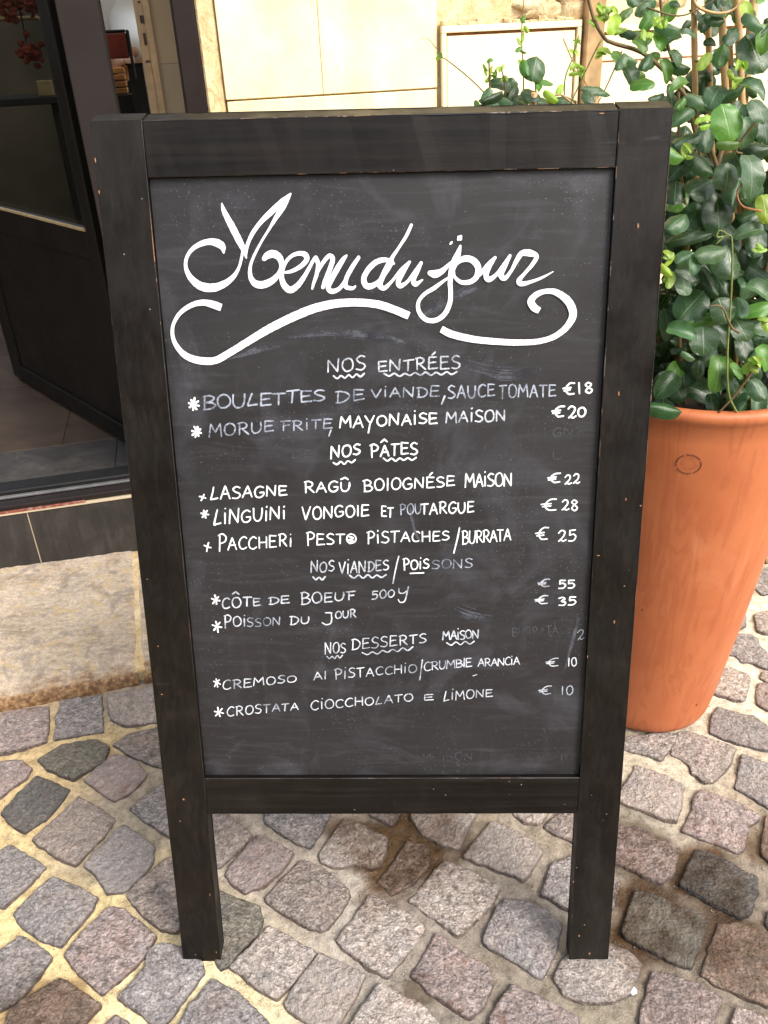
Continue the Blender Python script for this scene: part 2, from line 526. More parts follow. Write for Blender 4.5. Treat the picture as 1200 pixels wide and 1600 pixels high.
def mat_leaf(name, top, vein, pale_mix):
    s = NB(name)
    rnd = s.n('ShaderNodeObjectInfo').outputs['Random']
    uv = s.t.nodes.new('ShaderNodeTexCoord').outputs['UV']
    sep = s.n('ShaderNodeSeparateXYZ'); s.link(uv, sep.inputs[0])
    ax = s.math('ABSOLUTE', s.math('SUBTRACT', sep.outputs[0], 0.5))
    mid = s.ramp(ax, [(0.0, 0.8), (0.014, 0.6), (0.03, 0.0)])
    side = s.math('FRACT', s.math('SUBTRACT', s.math('MULTIPLY', sep.outputs[1], 6.0), s.math('MULTIPLY', ax, 5.0)))
    side = s.ramp(side, [(0.0, 0.22), (0.08, 0.0), (0.95, 0.0), (1.0, 0.22)])
    geo = s.n('ShaderNodeNewGeometry')
    hs = s.n('ShaderNodeHueSaturation')
    s.link(s.math('ADD', 0.485, s.math('MULTIPLY', rnd, 0.03)), hs.inputs['Hue'])
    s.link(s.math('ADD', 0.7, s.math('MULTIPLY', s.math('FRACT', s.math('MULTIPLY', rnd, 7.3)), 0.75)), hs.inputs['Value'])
    base = s.mix(s.ramp(s.noise(45, 5), [(0.35, 0.0), (0.65, 1.0)]), tuple(c * 0.8 for c in top), tuple(c * 1.2 for c in top))
    s.link(base, hs.inputs['Color'])
    col = s.mix(s.math('MAXIMUM', mid, side), hs.outputs[0], vein)
    dn = s.ramp(s.noise(30, 4, 0.6), [(0.48, 0.0), (0.75, pale_mix * 0.6)])  # random grey-green mix, strongest in the pale leaves
    col = s.mix(dn, col, (0.20, 0.26, 0.19))
    col = s.mix(s.math('MULTIPLY', s.ramp(s.vor(90), [(0.0, 1.0), (0.06, 0.0)]), 0.6), col, (0.12, 0.07, 0.03))
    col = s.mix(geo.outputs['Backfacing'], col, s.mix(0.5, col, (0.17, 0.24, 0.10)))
    rough = s.ramp(s.noise(25, 4), [(0.35, 0.20), (0.65, 0.44)])
    nb = s.bump(s.math('SUBTRACT', s.math('MULTIPLY', s.noise(60, 2), 0.5), s.math('MAXIMUM', mid, side)), 0.3, 0.0012)
    s.out(col, rough, nb, spec=0.5)
    tr = s.n('ShaderNodeBsdfTranslucent')
    s.link(s.mix(1.0, col, (1.5, 1.9, 0.7), 'MULTIPLY'), tr.inputs[0])
    mx = s.n('ShaderNodeMixShader')
    mx.inputs[0].default_value = 0.22
    s.link(s.b.outputs[0], mx.inputs[1]); s.link(tr.outputs[0], mx.inputs[2])
    s.link(mx.outputs[0], s.t.nodes['Material Output'].inputs[0])
    return s.m


def mat_glass():
    s = NB('glass_pane')
    s.t.nodes.remove(s.b)
    gl = s.n('ShaderNodeBsdfGlossy'); gl.inputs['Roughness'].default_value = 0.03
    tr = s.n('ShaderNodeBsdfTransparent'); tr.inputs[0].default_value = (0.58, 0.60, 0.56, 1)
    lw = s.n('ShaderNodeLayerWeight')
    fc = s.math('ADD', 0.025, s.math('MULTIPLY', s.math('POWER', lw.outputs['Facing'], 5.0), 0.25))
    mx = s.n('ShaderNodeMixShader')
    s.link(fc, mx.inputs[0]); s.link(tr.outputs[0], mx.inputs[1]); s.link(gl.outputs[0], mx.inputs[2])
    s.link(mx.outputs[0], s.t.nodes['Material Output'].inputs[0])
    return s.m


def mat_bamboo():
    s = NB('bamboo_cane')
    col = s.ramp(s.noise(1.0, 4, 0.6, vec=s.mapping((160, 160, 9))), [(0.3, (0.36, 0.20, 0.08)), (0.7, (0.60, 0.40, 0.19))])
    col = s.mix(s.ramp(s.noise(14, 3), [(0.5, 0.0), (0.7, 0.6)]), col, (0.24, 0.12, 0.05))
    return s.out(col, 0.5, s.bump(s.noise(90, 3), 0.2, 0.001))


def mat_tile():
    s = NB('dark_tile')
    n1 = s.noise(9, 6, 0.65, dist=0.8)
    v = s.noise(1.0, 5, 0.7, vec=s.mapping((60, 60, 9), rot=(0, 0, 0.25)))
    col = s.ramp(s.math('ADD', s.math('MULTIPLY', n1, 0.5), s.math('MULTIPLY', v, 0.5)),
                 [(0.32, (0.020, 0.018, 0.018)), (0.5, (0.040, 0.036, 0.033)), (0.68, (0.075, 0.066, 0.058))])
    sp = s.math('MULTIPLY', s.ramp(s.vor(45), [(0.0, 1.0), (0.05, 0.0)]), s.ramp(s.noise(7, 2), [(0.5, 0.0), (0.6, 0.8)]))
    col = s.mix(sp, col, (0.42, 0.38, 0.34))
    return s.out(col, s.ramp(n1, [(0.3, 0.34), (0.7, 0.6)]), s.bump(s.noise(120, 4), 0.2, 0.001), spec=0.4)


def mat_black_door():
    s = NB('black_lacquer')
    base = s.ramp(s.noise(6, 4), [(0.3, (0.0045, 0.0036, 0.003)), (0.7, (0.009, 0.0075, 0.0065))])
    sc = s.ramp(s.vor(1.0, 'DISTANCE_TO_EDGE', vec=s.mapping((9, 14, 22), rot=(0.4, 0.3, 0.7))), [(0.0, 0.35), (0.006, 0.0)])
    sc = s.math('MULTIPLY', sc, s.ramp(s.noise(5, 3), [(0.56, 0.0), (0.66, 1.0)]))
    col = s.mix(sc, base, (0.16, 0.14, 0.13))
    return s.out(col, s.ramp(s.noise(9, 5), [(0.3, 0.34), (0.7, 0.55)]), s.bump(s.noise(30, 4), 0.12, 0.001), spec=0.25)


m_wood_v = mat_frame_wood('stained_wood_upright', 2)
m_wood_h = mat_frame_wood('stained_wood_cross', 0)
m_worn = mat_worn_edge()
m_panel = mat_panel()
m_ch_bold = mat_chalk('chalk_paint_solid', (0.66, 0.66, 0.68), (0.80, 0.80, 0.82))
m_ch = mat_chalk('chalk_marker', (0.20, 0.22, 0.26), (0.62, 0.64, 0.70), 1.0)
m_ch_thin = mat_chalk('chalk_marker_thin', (0.09, 0.10, 0.125), (0.38, 0.41, 0.49), 1.0)
m_ch_ghost = mat_chalk('chalk_ghost', (0.026, 0.026, 0.030), (0.070, 0.070, 0.078), 1.0)
m_smudge = mat_chalk('chalk_smudge', (0.03, 0.03, 0.036), (0.085, 0.088, 0.105), 1.0)
m_stone = mat_stone()
m_mortar = mat_mortar()
m_slab = mat_slab()
m_lime = mat_wall_stone()
m_terra = mat_terracotta()
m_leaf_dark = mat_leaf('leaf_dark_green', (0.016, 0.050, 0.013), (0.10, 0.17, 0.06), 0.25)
m_leaf_pale = mat_leaf('leaf_grey_green', (0.040, 0.095, 0.034), (0.17, 0.24, 0.11), 0.7)  # paler leaf; its colour stands in for highlights on several leaves
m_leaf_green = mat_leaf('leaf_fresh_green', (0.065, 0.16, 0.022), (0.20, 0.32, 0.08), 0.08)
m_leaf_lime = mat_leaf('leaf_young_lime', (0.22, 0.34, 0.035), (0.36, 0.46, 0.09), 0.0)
m_glass = mat_glass()
m_bamboo = mat_bamboo()
m_tile = mat_tile()
m_black = mat_black_door()
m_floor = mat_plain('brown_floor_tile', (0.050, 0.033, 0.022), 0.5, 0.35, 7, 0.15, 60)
m_post = mat_plain('brown_black_paint', (0.020, 0.0145, 0.0135), 0.5, 0.15, 6, 0.1, 70, spec=0.2)
m_jamb = mat_plain('dark_brown_paint', (0.015, 0.0095, 0.0085), 0.5, 0.2, 6, 0.2, 60, spec=0.2)
m_stem = mat_plain('green_brown_stem', (0.13, 0.085, 0.035), 0.6, 0.4, 60)
m_stem_g = mat_plain('green_stem', (0.16, 0.20, 0.05), 0.5, 0.3, 60)
m_soil = mat_plain('potting_soil', (0.035, 0.024, 0.016), 0.95, 0.5, 60, 1.0, 200)
m_cream = mat_plain('cream_enamel', (0.90, 0.78, 0.50), 0.5, 0.04, 6, 0.1, 30)
m_rustline = mat_plain('rusty_metal', (0.33, 0.14, 0.055), 0.8, 0.5, 80, 0.6, 160)
m_timber = mat_plain('weathered_timber', (0.42, 0.27, 0.13), 0.8, 0.35, 22, 0.5, 90)
m_plasterbrk = mat_old_plaster('broken_plaster', (0.24, 0.14, 0.07), (0.60, 0.44, 0.24), (0.84, 0.72, 0.46))
m_reveal = mat_old_plaster('stone_reveal', (0.52, 0.35, 0.17), (0.74, 0.55, 0.30), (0.84, 0.68, 0.42))
m_alu = mat_plain('aluminium_trim', (0.24, 0.23, 0.225), 0.35, 0.2, 30, 0.2, 90, metal=0.5)
m_redline = mat_old_plaster('red_oxide', (0.14, 0.05, 0.035), (0.34, 0.11, 0.07), (0.40, 0.34, 0.31))
m_beige = mat_plain('beige_wall_paint', (0.60, 0.49, 0.33), 0.7, 0.06, 4, 0.05, 30)
m_dado = mat_plain('olive_dado_paint', (0.55, 0.46, 0.33), 0.5, 0.06, 4, 0.05, 30)
m_palewood = mat_plain('pale_wood', (0.66, 0.46, 0.26), 0.5, 0.18, 25, 0.1, 60)
m_metalplate = mat_plain('dark_lock_plate', (0.09, 0.06, 0.05), 0.4, 0.2, 30, metal=0.6)
m_int = mat_plain('interior_brown', (0.035, 0.026, 0.018), 0.7, 0.5, 3, 0.2, 30)  # dark brown puts the dimness of the roofless room into the colour
m_cloth = mat_plain('white_shirt_cloth', (0.90, 0.90, 0.90), 0.85, 0.08, 10, 0.3, 50)
m_skin = mat_plain('skin', (0.55, 0.33, 0.23), 0.5, 0.08, 20, 0.1, 90)
m_navy = mat_plain('black_trousers', (0.012, 0.012, 0.014), 0.8, 0.2, 20)
m_hair = mat_plain('dark_hair', (0.02, 0.014, 0.01), 0.6, 0.3, 90, 0.8, 300)
m_redlea = mat_plain('dark_red_leather', (0.16, 0.020, 0.011), 0.35, 0.5, 12, 0.2, 60)
m_orange = mat_plain('orange_wood', (0.62, 0.27, 0.075), 0.45, 0.3, 25)
m_darkred = mat_plain('dark_red_matt', (0.24, 0.035, 0.016), 0.7, 0.4, 14)  # for the red reflection blobs and a cupboard shelf
m_brass = mat_plain('gilt_strip', (0.42, 0.31, 0.17), 0.4, 0.2, 40)
m_black2 = mat_plain('matt_black', (0.008, 0.007, 0.007), 0.6, 0.3, 20)
m_wicker = mat_plain('pale_box', (0.30, 0.21, 0.11), 0.7, 0.2, 30)
m_opp = mat_plain('opposite_house_render', (0.34, 0.27, 0.19), 0.9, 0.15, 1.5, 0.2, 12)
m_shutter = mat_plain('shutter_paint', (0.16, 0.17, 0.15), 0.7, 0.15, 6)
m_white_crumb = mat_plain('white_crumb', (0.85, 0.85, 0.85), 0.6, 0.02, 30)

# ------------------------------------------------------------------ cobbles traced from the photograph (zoomed regions)
REG = dict(A=(0, 1050, 4.0), B=(0, 1300, 4.0), C=(260, 1300, 4.0), D=(320, 1250, 4.0), E=(540, 1250, 3.3333),
           F=(840, 1300, 3.3333), G=(940, 1080, 4.615), H=(1060, 850, 6.154))
PINK, GREY, LIGHT, DARK, BROWN, RUST, PURP = ((0.375, 0.305, 0.285), (0.320, 0.292, 0.285), (0.450, 0.390, 0.352), (0.140, 0.130, 0.122),
                                              (0.330, 0.278, 0.250), (0.280, 0.205, 0.160), (0.330, 0.268, 0.255))
OLIVE = (0.205, 0.187, 0.155)
STN = [
 ('A', PINK, [(-60,270),(0,262),(150,225),(300,215),(300,330),(290,430),(150,475),(0,505),(-60,520)]),
 ('A', GREY, [(380,180),(500,160),(630,145),(638,260),(645,370),(480,395),(340,420),(335,400),(360,330),(350,280),(372,230)]),
 ('A', LIGHT, [(680,150),(950,90),(1100,60),(1100,310),(960,310),(790,335),(700,290),(675,200)]),
 ('A', OLIVE, [(240,545),(380,455),(600,418),(685,465),(640,560),(455,670),(290,600)]),
 ('A', BROWN, [(710,455),(800,390),(980,350),(1080,350),(1080,620),(940,575),(800,510)]),
 ('A', PURP, [(525,675),(715,512),(850,560),(920,640),(830,740),(715,803),(600,730)]),
 ('A', PURP, [(-80,580),(0,560),(110,548),(200,600),(160,660),(60,730),(-40,810),(-80,800)]),
 ('A', DARK, [(10,880),(120,760),(230,655),(330,690),(435,735),(370,820),(290,910),(160,995),(80,960)]),
 ('A', BROWN, [(205,1045),(300,960),(400,870),(490,780),(600,830),(715,920),(660,1010),(560,1110),(470,1210),(370,1160),(270,1100)]),
 ('A', GREY, [(810,855),(940,750),(1030,690),(1130,640),(1150,1030),(1050,1020),(930,940)]),
 ('A', GREY, [(525,1205),(640,1080),(770,950),(850,1000),(960,1090),(955,1180),(900,1260),(780,1370),(670,1380),(600,1260)]),
 ('B', GREY, [(-100,230),(0,120),(65,75),(180,150),(280,215),(200,300),(100,400),(20,470),(-100,400)]),
 ('B', GREY, [(80,510),(200,390),(330,280),(460,330),(605,410),(580,470),(500,570),(380,715),(250,670),(150,600)]),
 ('B', GREY, [(-60,860),(0,750),(120,650),(230,710),(325,775),(260,870),(130,1030),(0,1110),(-60,1130)]),
 ('B', RUST, [(30,1200),(60,1110),(150,1040),(250,990),(370,915),(460,970),(620,1080),(560,1160),(500,1230),(480,1300),(30,1300)]),
 ('B', PURP, [(400,760),(520,620),(690,465),(780,490),(880,570),(980,650),(920,740),(850,830),(750,920),(640,1005),(540,930)]),
 ('B', BROWN, [(790,390),(880,290),(1060,150),(1160,220),(1200,400),(1110,620),(1000,600),(900,520)]),
 ('B', GREY, [(740,1030),(850,920),(910,830),(920,740),(1010,695),(1130,720),(1250,800),(1270,880),(1180,1000),(1040,1190),(960,1195),(830,1090)]),
 ('B', PURP, [(660,1200),(725,1145),(810,1200),(830,1300),(640,1300)]),
 ('D', BROWN, [(-60,60),(100,60),(145,100),(295,215),(230,290),(170,350),(80,420),(-40,300)]),
 ('D', PURP, [(130,460),(190,370),(330,215),(420,260),(545,325),(530,370),(460,460),(370,530),(260,575),(200,545)]),
 ('D', BROWN, [(385,610),(480,500),(600,380),(720,420),(850,520),(905,570),(880,650),(780,780),(730,820),(640,790),(500,710),(390,640)]),
 ('D', GREY, [(370,130),(380,20),(560,-40),(800,20),(760,130),(700,240),(660,298),(580,270),(480,200)]),
 ('D', LIGHT, [(712,340),(800,220),(870,110),(1010,165),(1140,240),(1135,310),(1080,420),(1040,430),(930,400),(830,420),(740,390)]),
 ('C', OLIVE, [(200,260),(330,375),(580,470),(600,560),(590,610),(480,720),(390,830),(340,850),(250,700)]),
 ('C', LIGHT, [(400,840),(560,680),(640,590),(760,650),(940,750),(870,850),(690,1045),(560,970),(470,890)]),
 ('C', LIGHT, [(740,1070),(830,930),(965,755),(1080,810),(1240,892),(1190,1000),(1080,1180),(1050,1260),(900,1200),(760,1110)]),
 ('C', GREY, [(60,1240),(150,1080),(290,920),(400,980),(500,1050),(640,1190),(640,1300),(60,1300)]),
 ('E', LIGHT, [(-50,733),(40,620),(130,490),(220,530),(320,590),(415,665),(370,740),(300,820),(220,910),(140,880),(60,820),(0,780)]),
 ('E', LIGHT, [(330,525),(400,450),(480,350),(520,310),(650,370),(800,460),(760,540),(680,620),(585,705),(470,620)]),
 ('E', GREY, [(720,720),(790,560),(840,520),(940,530),(1050,580),(1125,650),(1090,780),(1040,900),(1015,930),(900,850),(730,750)]),
 ('E', PINK, [(345,915),(400,830),(470,690),(560,760),(640,820),(740,870),(765,950),(720,1060),(640,1135),(520,1050),(440,1000)]),
 ('E', LIGHT, [(30,1170),(100,1060),(180,960),(280,1010),(420,1080),(490,1170),(480,1280),(0,1280)]),
 ('E', PINK, [(755,1130),(820,1030),(860,955),(960,1000),(1100,1070),(1210,1127),(1220,1280),(740,1280)]),
 ('E', LIGHT, [(340,80),(420,-20),(620,-40),(690,60),(640,130),(590,255),(500,230),(400,180)]),
 ('E', LIGHT, [(610,300),(680,210),(760,110),(870,150),(960,200),(1020,270),(980,340),(920,415),(850,380),(700,330)]),
 ('E', GREY, [(1020,490),(1075,340),(1180,290),(1330,330),(1425,440),(1390,560),(1250,610),(1130,550)]),
 ('E', BROWN, [(1030,140),(1100,80),(1200,40),(1350,60),(1400,200),(1200,225),(1100,180)]),
 ('E', LIGHT, [(870,70),(900,10),(1010,0),(1060,50),(1010,125),(930,110)]),
 ('E', BROWN, [(130,75),(160,10),(270,10),(290,60),(240,130)]),
 ('E', RUST, [(170,420),(250,330),(320,215),(430,240),(440,330),(350,430),(240,490)]),
 ('F', LIGHT, [(90,770),(120,680),(200,600),(330,560),(470,620),(545,690),(510,770),(470,850),(380,880),(250,890),(140,850)]),
 ('F', PINK, [(300,-50),(420,-40),(536,-18),(658,47),(735,80),(710,210),(640,270),(560,230),(440,175),(330,130)]),
 ('F', DARK, [(740,270),(790,170),(830,90),(940,120),(1040,180),(1140,225),(1145,310),(1100,430),(1050,445),(920,380),(820,320)]),
 ('F', OLIVE, [(440,520),(480,400),(510,300),(600,325),(700,370),(830,410),(890,460),(850,560),(800,700),(740,695),(600,620),(470,560)]),
 ('F', RUST, [(850,740),(900,610),(945,480),(1050,480),(1200,540),(1300,580),(1290,800),(1200,910),(1080,850),(950,800)]),
 ('F', PURP, [(540,930),(570,840),(600,725),(720,750),(850,800),(960,860),(920,960),(890,1060),(560,1060),(530,980)]),
 ('F', PINK, [(1010,990),(1040,920),(1150,940),(1280,1010),(1280,1100),(980,1100)]),
 ('F', DARK, [(1190,480),(1200,420),(1330,400),(1330,560),(1220,520)]),
 ('F', RUST, [(1165,110),(1175,0),(1190,-80),(1350,-60),(1350,170),(1220,170)]),
 ('G', LIGHT, [(60,380),(170,330),(360,300),(540,310),(530,360),(440,480),(420,495),(330,460),(130,410)]),
 ('G', LIGHT, [(500,450),(550,300),(620,285),(740,330),(900,385),(970,410),(930,500),(890,570),(800,655),(730,655),(690,600),(650,590),(640,530),(580,490)]),
 ('G', LIGHT, [(80,780),(150,700),(210,620),(240,530),(350,560),(480,610),(590,680),(575,800),(540,940),(420,910),(300,860),(130,795)]),
 ('G', PINK, [(580,1000),(650,870),(660,790),(710,715),(850,760),(1000,820),(1140,900),(1130,930),(1060,970),(1030,1130),(985,1165),(850,1100),(700,1050)]),
 ('G', GREY, [(780,300),(790,200),(840,110),(960,150),(1100,180),(1200,260),(1330,330),(1330,440),(1200,430),(1050,390),(880,340)]),
 ('G', GREY, [(960,690),(990,570),(1010,450),(1100,490),(1200,520),(1330,560),(1330,860),(1200,840),(1080,760)]),
 ('H', LIGHT, [(330,1430),(380,1290),(430,1170),(520,1190),(570,1220),(660,1240),(690,1290),(660,1400),(645,1500),(580,1510),(460,1470)]),
 ('H', GREY, [(470,1060),(540,960),(560,870),(680,880),(770,920),(780,980),(860,1060),(960,1120),(960,1220),(820,1190),(700,1130),(600,1130),(560,1070)]),
 ('H', PINK, [(750,1400),(780,1345),(900,1350),(1000,1370),(1000,1620),(860,1590),(760,1530)]),
 ('H', LIGHT, [(735,680),(800,650),(960,640),(960,870),(860,860),(760,830)]),
 ('H', PINK, [(480,720),(600,680),(630,660),(650,700),(640,780),(575,810),(500,790)]),
 ('H', GREY, [(735,410),(800,260),(960,180),(960,500),(860,470),(800,480)]),
 ('H', BROWN, [(820,180),(900,40),(1000,60),(1020,150)]),
 ('H', LIGHT, [(790,1290),(820,1220),(960,1250),(960,1320),(860,1325)]),
]
WETPX = [(622, 1335, 80, 1.0), (560, 1310, 45, 0.9), (690, 1312, 50, 0.7), (590, 1400, 36, 0.6), (650, 1275, 60, 0.9), (1000, 1330, 55, 0.8), (1110, 1380, 66, 1.0),
         (1020, 1440, 80, 1.0), (1150, 1480, 60, 0.9), (60, 1590, 70, 0.7), (1190, 1330, 30, 0.7), (660, 1550, 26, 0.6), (1050, 1560, 60, 0.35),
         (340, 1590, 40, 0.25)]
WET = []
for px, py, r, k in WETPX:
    g = ground(px, py); g2 = ground(px + r, py)
    WET.append((g[0], g[1], np.linalg.norm(g - g2), k))


def wetness(x, y):
    v = 0.0
    nz = noise.noise(Vector((x * 22, y * 22, 0.3))) * 0.45
    for a, b, r, k in WET:
        d = math.hypot(x - a, y - b) / r + nz
        v = max(v, k * min(1.0, max(0.0, (1.25 - d) / 0.45)))
    return v


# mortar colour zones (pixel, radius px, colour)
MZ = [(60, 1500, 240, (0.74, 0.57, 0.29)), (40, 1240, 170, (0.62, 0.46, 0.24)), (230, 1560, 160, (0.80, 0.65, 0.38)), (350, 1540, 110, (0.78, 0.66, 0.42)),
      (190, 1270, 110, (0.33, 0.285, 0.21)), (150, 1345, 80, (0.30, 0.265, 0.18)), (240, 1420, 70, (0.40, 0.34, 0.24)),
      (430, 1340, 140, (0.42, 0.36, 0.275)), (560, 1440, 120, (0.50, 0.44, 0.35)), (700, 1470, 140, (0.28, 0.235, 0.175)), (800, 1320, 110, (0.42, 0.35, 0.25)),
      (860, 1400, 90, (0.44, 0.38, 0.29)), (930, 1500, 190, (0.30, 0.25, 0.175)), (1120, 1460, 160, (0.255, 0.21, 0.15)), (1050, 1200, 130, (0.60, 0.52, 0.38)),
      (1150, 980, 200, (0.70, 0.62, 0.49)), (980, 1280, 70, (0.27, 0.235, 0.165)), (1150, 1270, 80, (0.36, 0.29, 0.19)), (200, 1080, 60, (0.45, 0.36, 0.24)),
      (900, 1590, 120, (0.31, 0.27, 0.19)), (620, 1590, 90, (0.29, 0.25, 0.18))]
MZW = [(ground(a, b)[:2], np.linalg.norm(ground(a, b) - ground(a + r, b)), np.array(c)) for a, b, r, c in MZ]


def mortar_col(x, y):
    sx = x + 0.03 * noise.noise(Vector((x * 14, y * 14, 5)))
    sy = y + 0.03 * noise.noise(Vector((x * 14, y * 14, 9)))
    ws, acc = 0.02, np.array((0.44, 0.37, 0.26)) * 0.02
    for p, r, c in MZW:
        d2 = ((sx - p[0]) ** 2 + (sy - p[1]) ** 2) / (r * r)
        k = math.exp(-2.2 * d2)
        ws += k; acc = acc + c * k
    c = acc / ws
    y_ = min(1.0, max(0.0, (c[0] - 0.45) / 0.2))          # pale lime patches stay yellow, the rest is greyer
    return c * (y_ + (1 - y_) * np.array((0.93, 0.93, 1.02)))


# ------------------------------------------------------------------ street
def set_float(me, name, vals):
    a = me.attributes.new(name, 'FLOAT', 'POINT'); a.data.foreach_set('value', vals)


def set_col(me, name, cols):
    a = me.attributes.new(name, 'FLOAT_COLOR', 'POINT')
    a.data.foreach_set('color', np.c_[np.array(cols), np.ones(len(cols))].ravel())


street = None
xs = np.concatenate([[-60, -20, -8, -4, -2.4, -1.6], np.arange(-1.2, 1.3, 0.007), [1.8, 2.4, 4, 8, 20, 60]])
ys = np.concatenate([[-60, -20, -8, -4, -2, -1], np.arange(-0.3, 1.2, 0.007), [1.5, 1.8, 2.5]])
nx, ny = len(xs), len(ys)
vv, cc, ww = [], [], []
for j in range(ny):
    for i in range(nx):
        x, y = xs[i], ys[j]
        near = -1.21 <= x <= 1.31 and -0.31 <= y <= 1.21
        z = -0.0022
        if near:
            z += 0.0030 * noise.noise(Vector((x * 11, y * 11, 0))) + 0.0034 * noise.noise(Vector((x * 48, y * 48, 1)))
        vv.append((x, y, z))
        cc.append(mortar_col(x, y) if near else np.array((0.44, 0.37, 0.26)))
        ww.append(wetness(x, y) if near else 0.0)
ff = [(j * nx + i, j * nx + i + 1, (j + 1) * nx + i + 1, (j + 1) * nx + i) for j in range(ny - 1) for i in range(nx - 1)]
street = mesh_obj('street', vv, ff, m_mortar, smooth=True)
tag(street, 'mortar bedded street paving between the cobbles', kind='structure')
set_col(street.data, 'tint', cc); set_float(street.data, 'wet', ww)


def resample(poly, step):
    out = []
    n = len(poly)
    for i in range(n):
        a, b = np.array(poly[i]), np.array(poly[(i + 1) % n])
        L = np.linalg.norm(b - a)
        k = max(1, int(L / step))
        for q in range(k): out.append(a + (b - a) * q / k)
    return np.array(out)


STONE_POLYS = []


def cobble(poly, tint, seed, fine=True, top=0.005):
    poly = np.array(poly)
    c = poly.mean(axis=0)
    STONE_POLYS.append((c, np.max(np.linalg.norm(poly - c, axis=1)), poly))
    ring = resample(poly, 0.0035 if fine else 0.015)
    for _ in range(1):
        ring = 0.5 * ring + 0.25 * (np.roll(ring, 1, 0) + np.roll(ring, -1, 0))
    # chipped outline
    rr = []
    for p in ring:
        nz = noise.noise(Vector((p[0] * 130, p[1] * 130, seed))) * 0.0016 + noise.noise(Vector((p[0] * 50, p[1] * 50, seed + 3))) * 0.0020
        d = p - c; L = np.linalg.norm(d)
        rr.append(c + d * (1 + nz / L))
    ring = np.array(rr)
    ring = c + (ring - c) * (1 + 0.0030 / np.linalg.norm(ring - c, axis=1)[:, None])
    n = len(ring)
    R = np.linalg.norm(ring - c, axis=1)[:, None]
    off = [(-0.0012, -0.030), (0.0, -0.002), (0.0007, 0.0026), (0.0020, 0.0041), (0.006, 0.0048), (0.016, 0.0050), (0.027, 0.0056), (0.037, 0.006)]
    if not fine: off = [off[0], off[1], off[3], off[5]]
    tilt = (random.uniform(-1, 1) * 0.03, random.uniform(-1, 1) * 0.03)
    V, ed = [], []
    for k, (o, z) in enumerate(off):
        pr = c + (ring - c) * np.maximum(0.12 if k else 0.5, 1 - o / R)
        for p in pr:
            zz = z
            if k >= 1:
                zz += 0.0022 * noise.noise(Vector((p[0] * 26, p[1] * 26, seed))) * (0.4 + 0.6 * min(1, k / 3))
                zz += 0.0016 * noise.noise(Vector((p[0] * 90, p[1] * 90, seed))) * min(1, k / 3)
                zz += (p[0] - c[0]) * tilt[0] + (p[1] - c[1]) * tilt[1] + (top - 0.005)
            V.append((p[0] - c[0], p[1] - c[1], zz))
            ed.append(1.0 if k <= 1 else (1.0 if k == 2 else (0.30 if k == 3 else 0.0)))
    V.append((0, 0, off[-1][1] + top - 0.005)); ed.append(0.0)
    Fc = []
    for k in range(len(off) - 1):
        for i in range(n):
            j = (i + 1) % n
            Fc.append((k * n + i, k * n + j, (k + 1) * n + j, (k + 1) * n + i))
    L0 = (len(off) - 1) * n
    for i in range(n): Fc.append((L0 + i, L0 + (i + 1) % n, len(V) - 1))
    # orientation
    area = np.sum(ring[:, 0] * np.roll(ring[:, 1], -1) - np.roll(ring[:, 0], -1) * ring[:, 1])
    if area < 0: Fc = [tuple(reversed(f)) for f in Fc]
    o = mesh_obj('cobblestone', V, Fc, m_stone, street, smooth=True, loc=(c[0], c[1], 0))
    t = np.array(tint) * random.uniform(0.9, 1.1)
    set_col(o.data, 'tint', [t] * len(V))
    set_float(o.data, 'edge', ed)
    set_float(o.data, 'wet', [wetness(c[0] + v[0], c[1] + v[1]) for v in V])
    set_float(o.data, 'rust', [1.0 if tint in (RUST, PINK, PURP) else 0.25] * len(V))
    return o


for k, (rg, tint, poly) in enumerate(STN):
    ox, oy, sc = REG[rg]
    wpts = [ground(ox + a / sc, oy + b / sc, 0.003)[:2] for a, b in poly]
    cobble(wpts, tint, k * 3.7, True, 0.0035 if tint == RUST and rg == 'E' else 0.005)

# the kerb slab's footprint (world)
SL_A = ground(0, 1111)[:2]; SL_B = ground(238, 1065)[:2]
sdir = (SL_B - SL_A) / np.linalg.norm(SL_B - SL_A)
sn = np.array([sdir[1], -sdir[0]])
# unseen stones carry the paving on behind the board and beyond the frame
a1 = np.array([math.cos(math.radians(-24)), math.sin(math.radians(-24))])
a2 = np.array([math.cos(math.radians(63)), math.sin(math.radians(63))])
cnt = 0
cand = []
for i in range(-16, 17):
    for j in range(-14, 15):
        c = np.array([0.03, 0.3]) + a1 * i * 0.105 + a2 * j * 0.100 + rng.uniform(-0.006, 0.006, 2)
        cand.append((np.linalg.norm(c - np.array([0.1, 0.3])), c))
cand.sort(key=lambda t: t[0])
traced = len(STONE_POLYS)
for dist, c in cand:
    if cnt >= 225: break
    if (c - SL_A) @ sn < 0.055: continue
    if any(np.linalg.norm(c - q) < r + 0.040 for q, r, _ in STONE_POLYS[:traced]): continue
    if any(np.linalg.norm(c - q) < 0.083 for q, r, _ in STONE_POLYS[traced:]): continue
    h1, h2 = random.uniform(0.036, 0.044), random.uniform(0.034, 0.043)
    poly = [c + a1 * sx * h1 * random.uniform(0.9, 1.06) + a2 * sy * h2 * random.uniform(0.9, 1.06) for sx, sy in ((-1, -1), (1, -1), (1, 1), (-1, 1))]
    cobble(poly, random.choice([GREY, LIGHT, BROWN, PINK, PURP, GREY, LIGHT]), 300 + cnt, False)
    cnt += 1

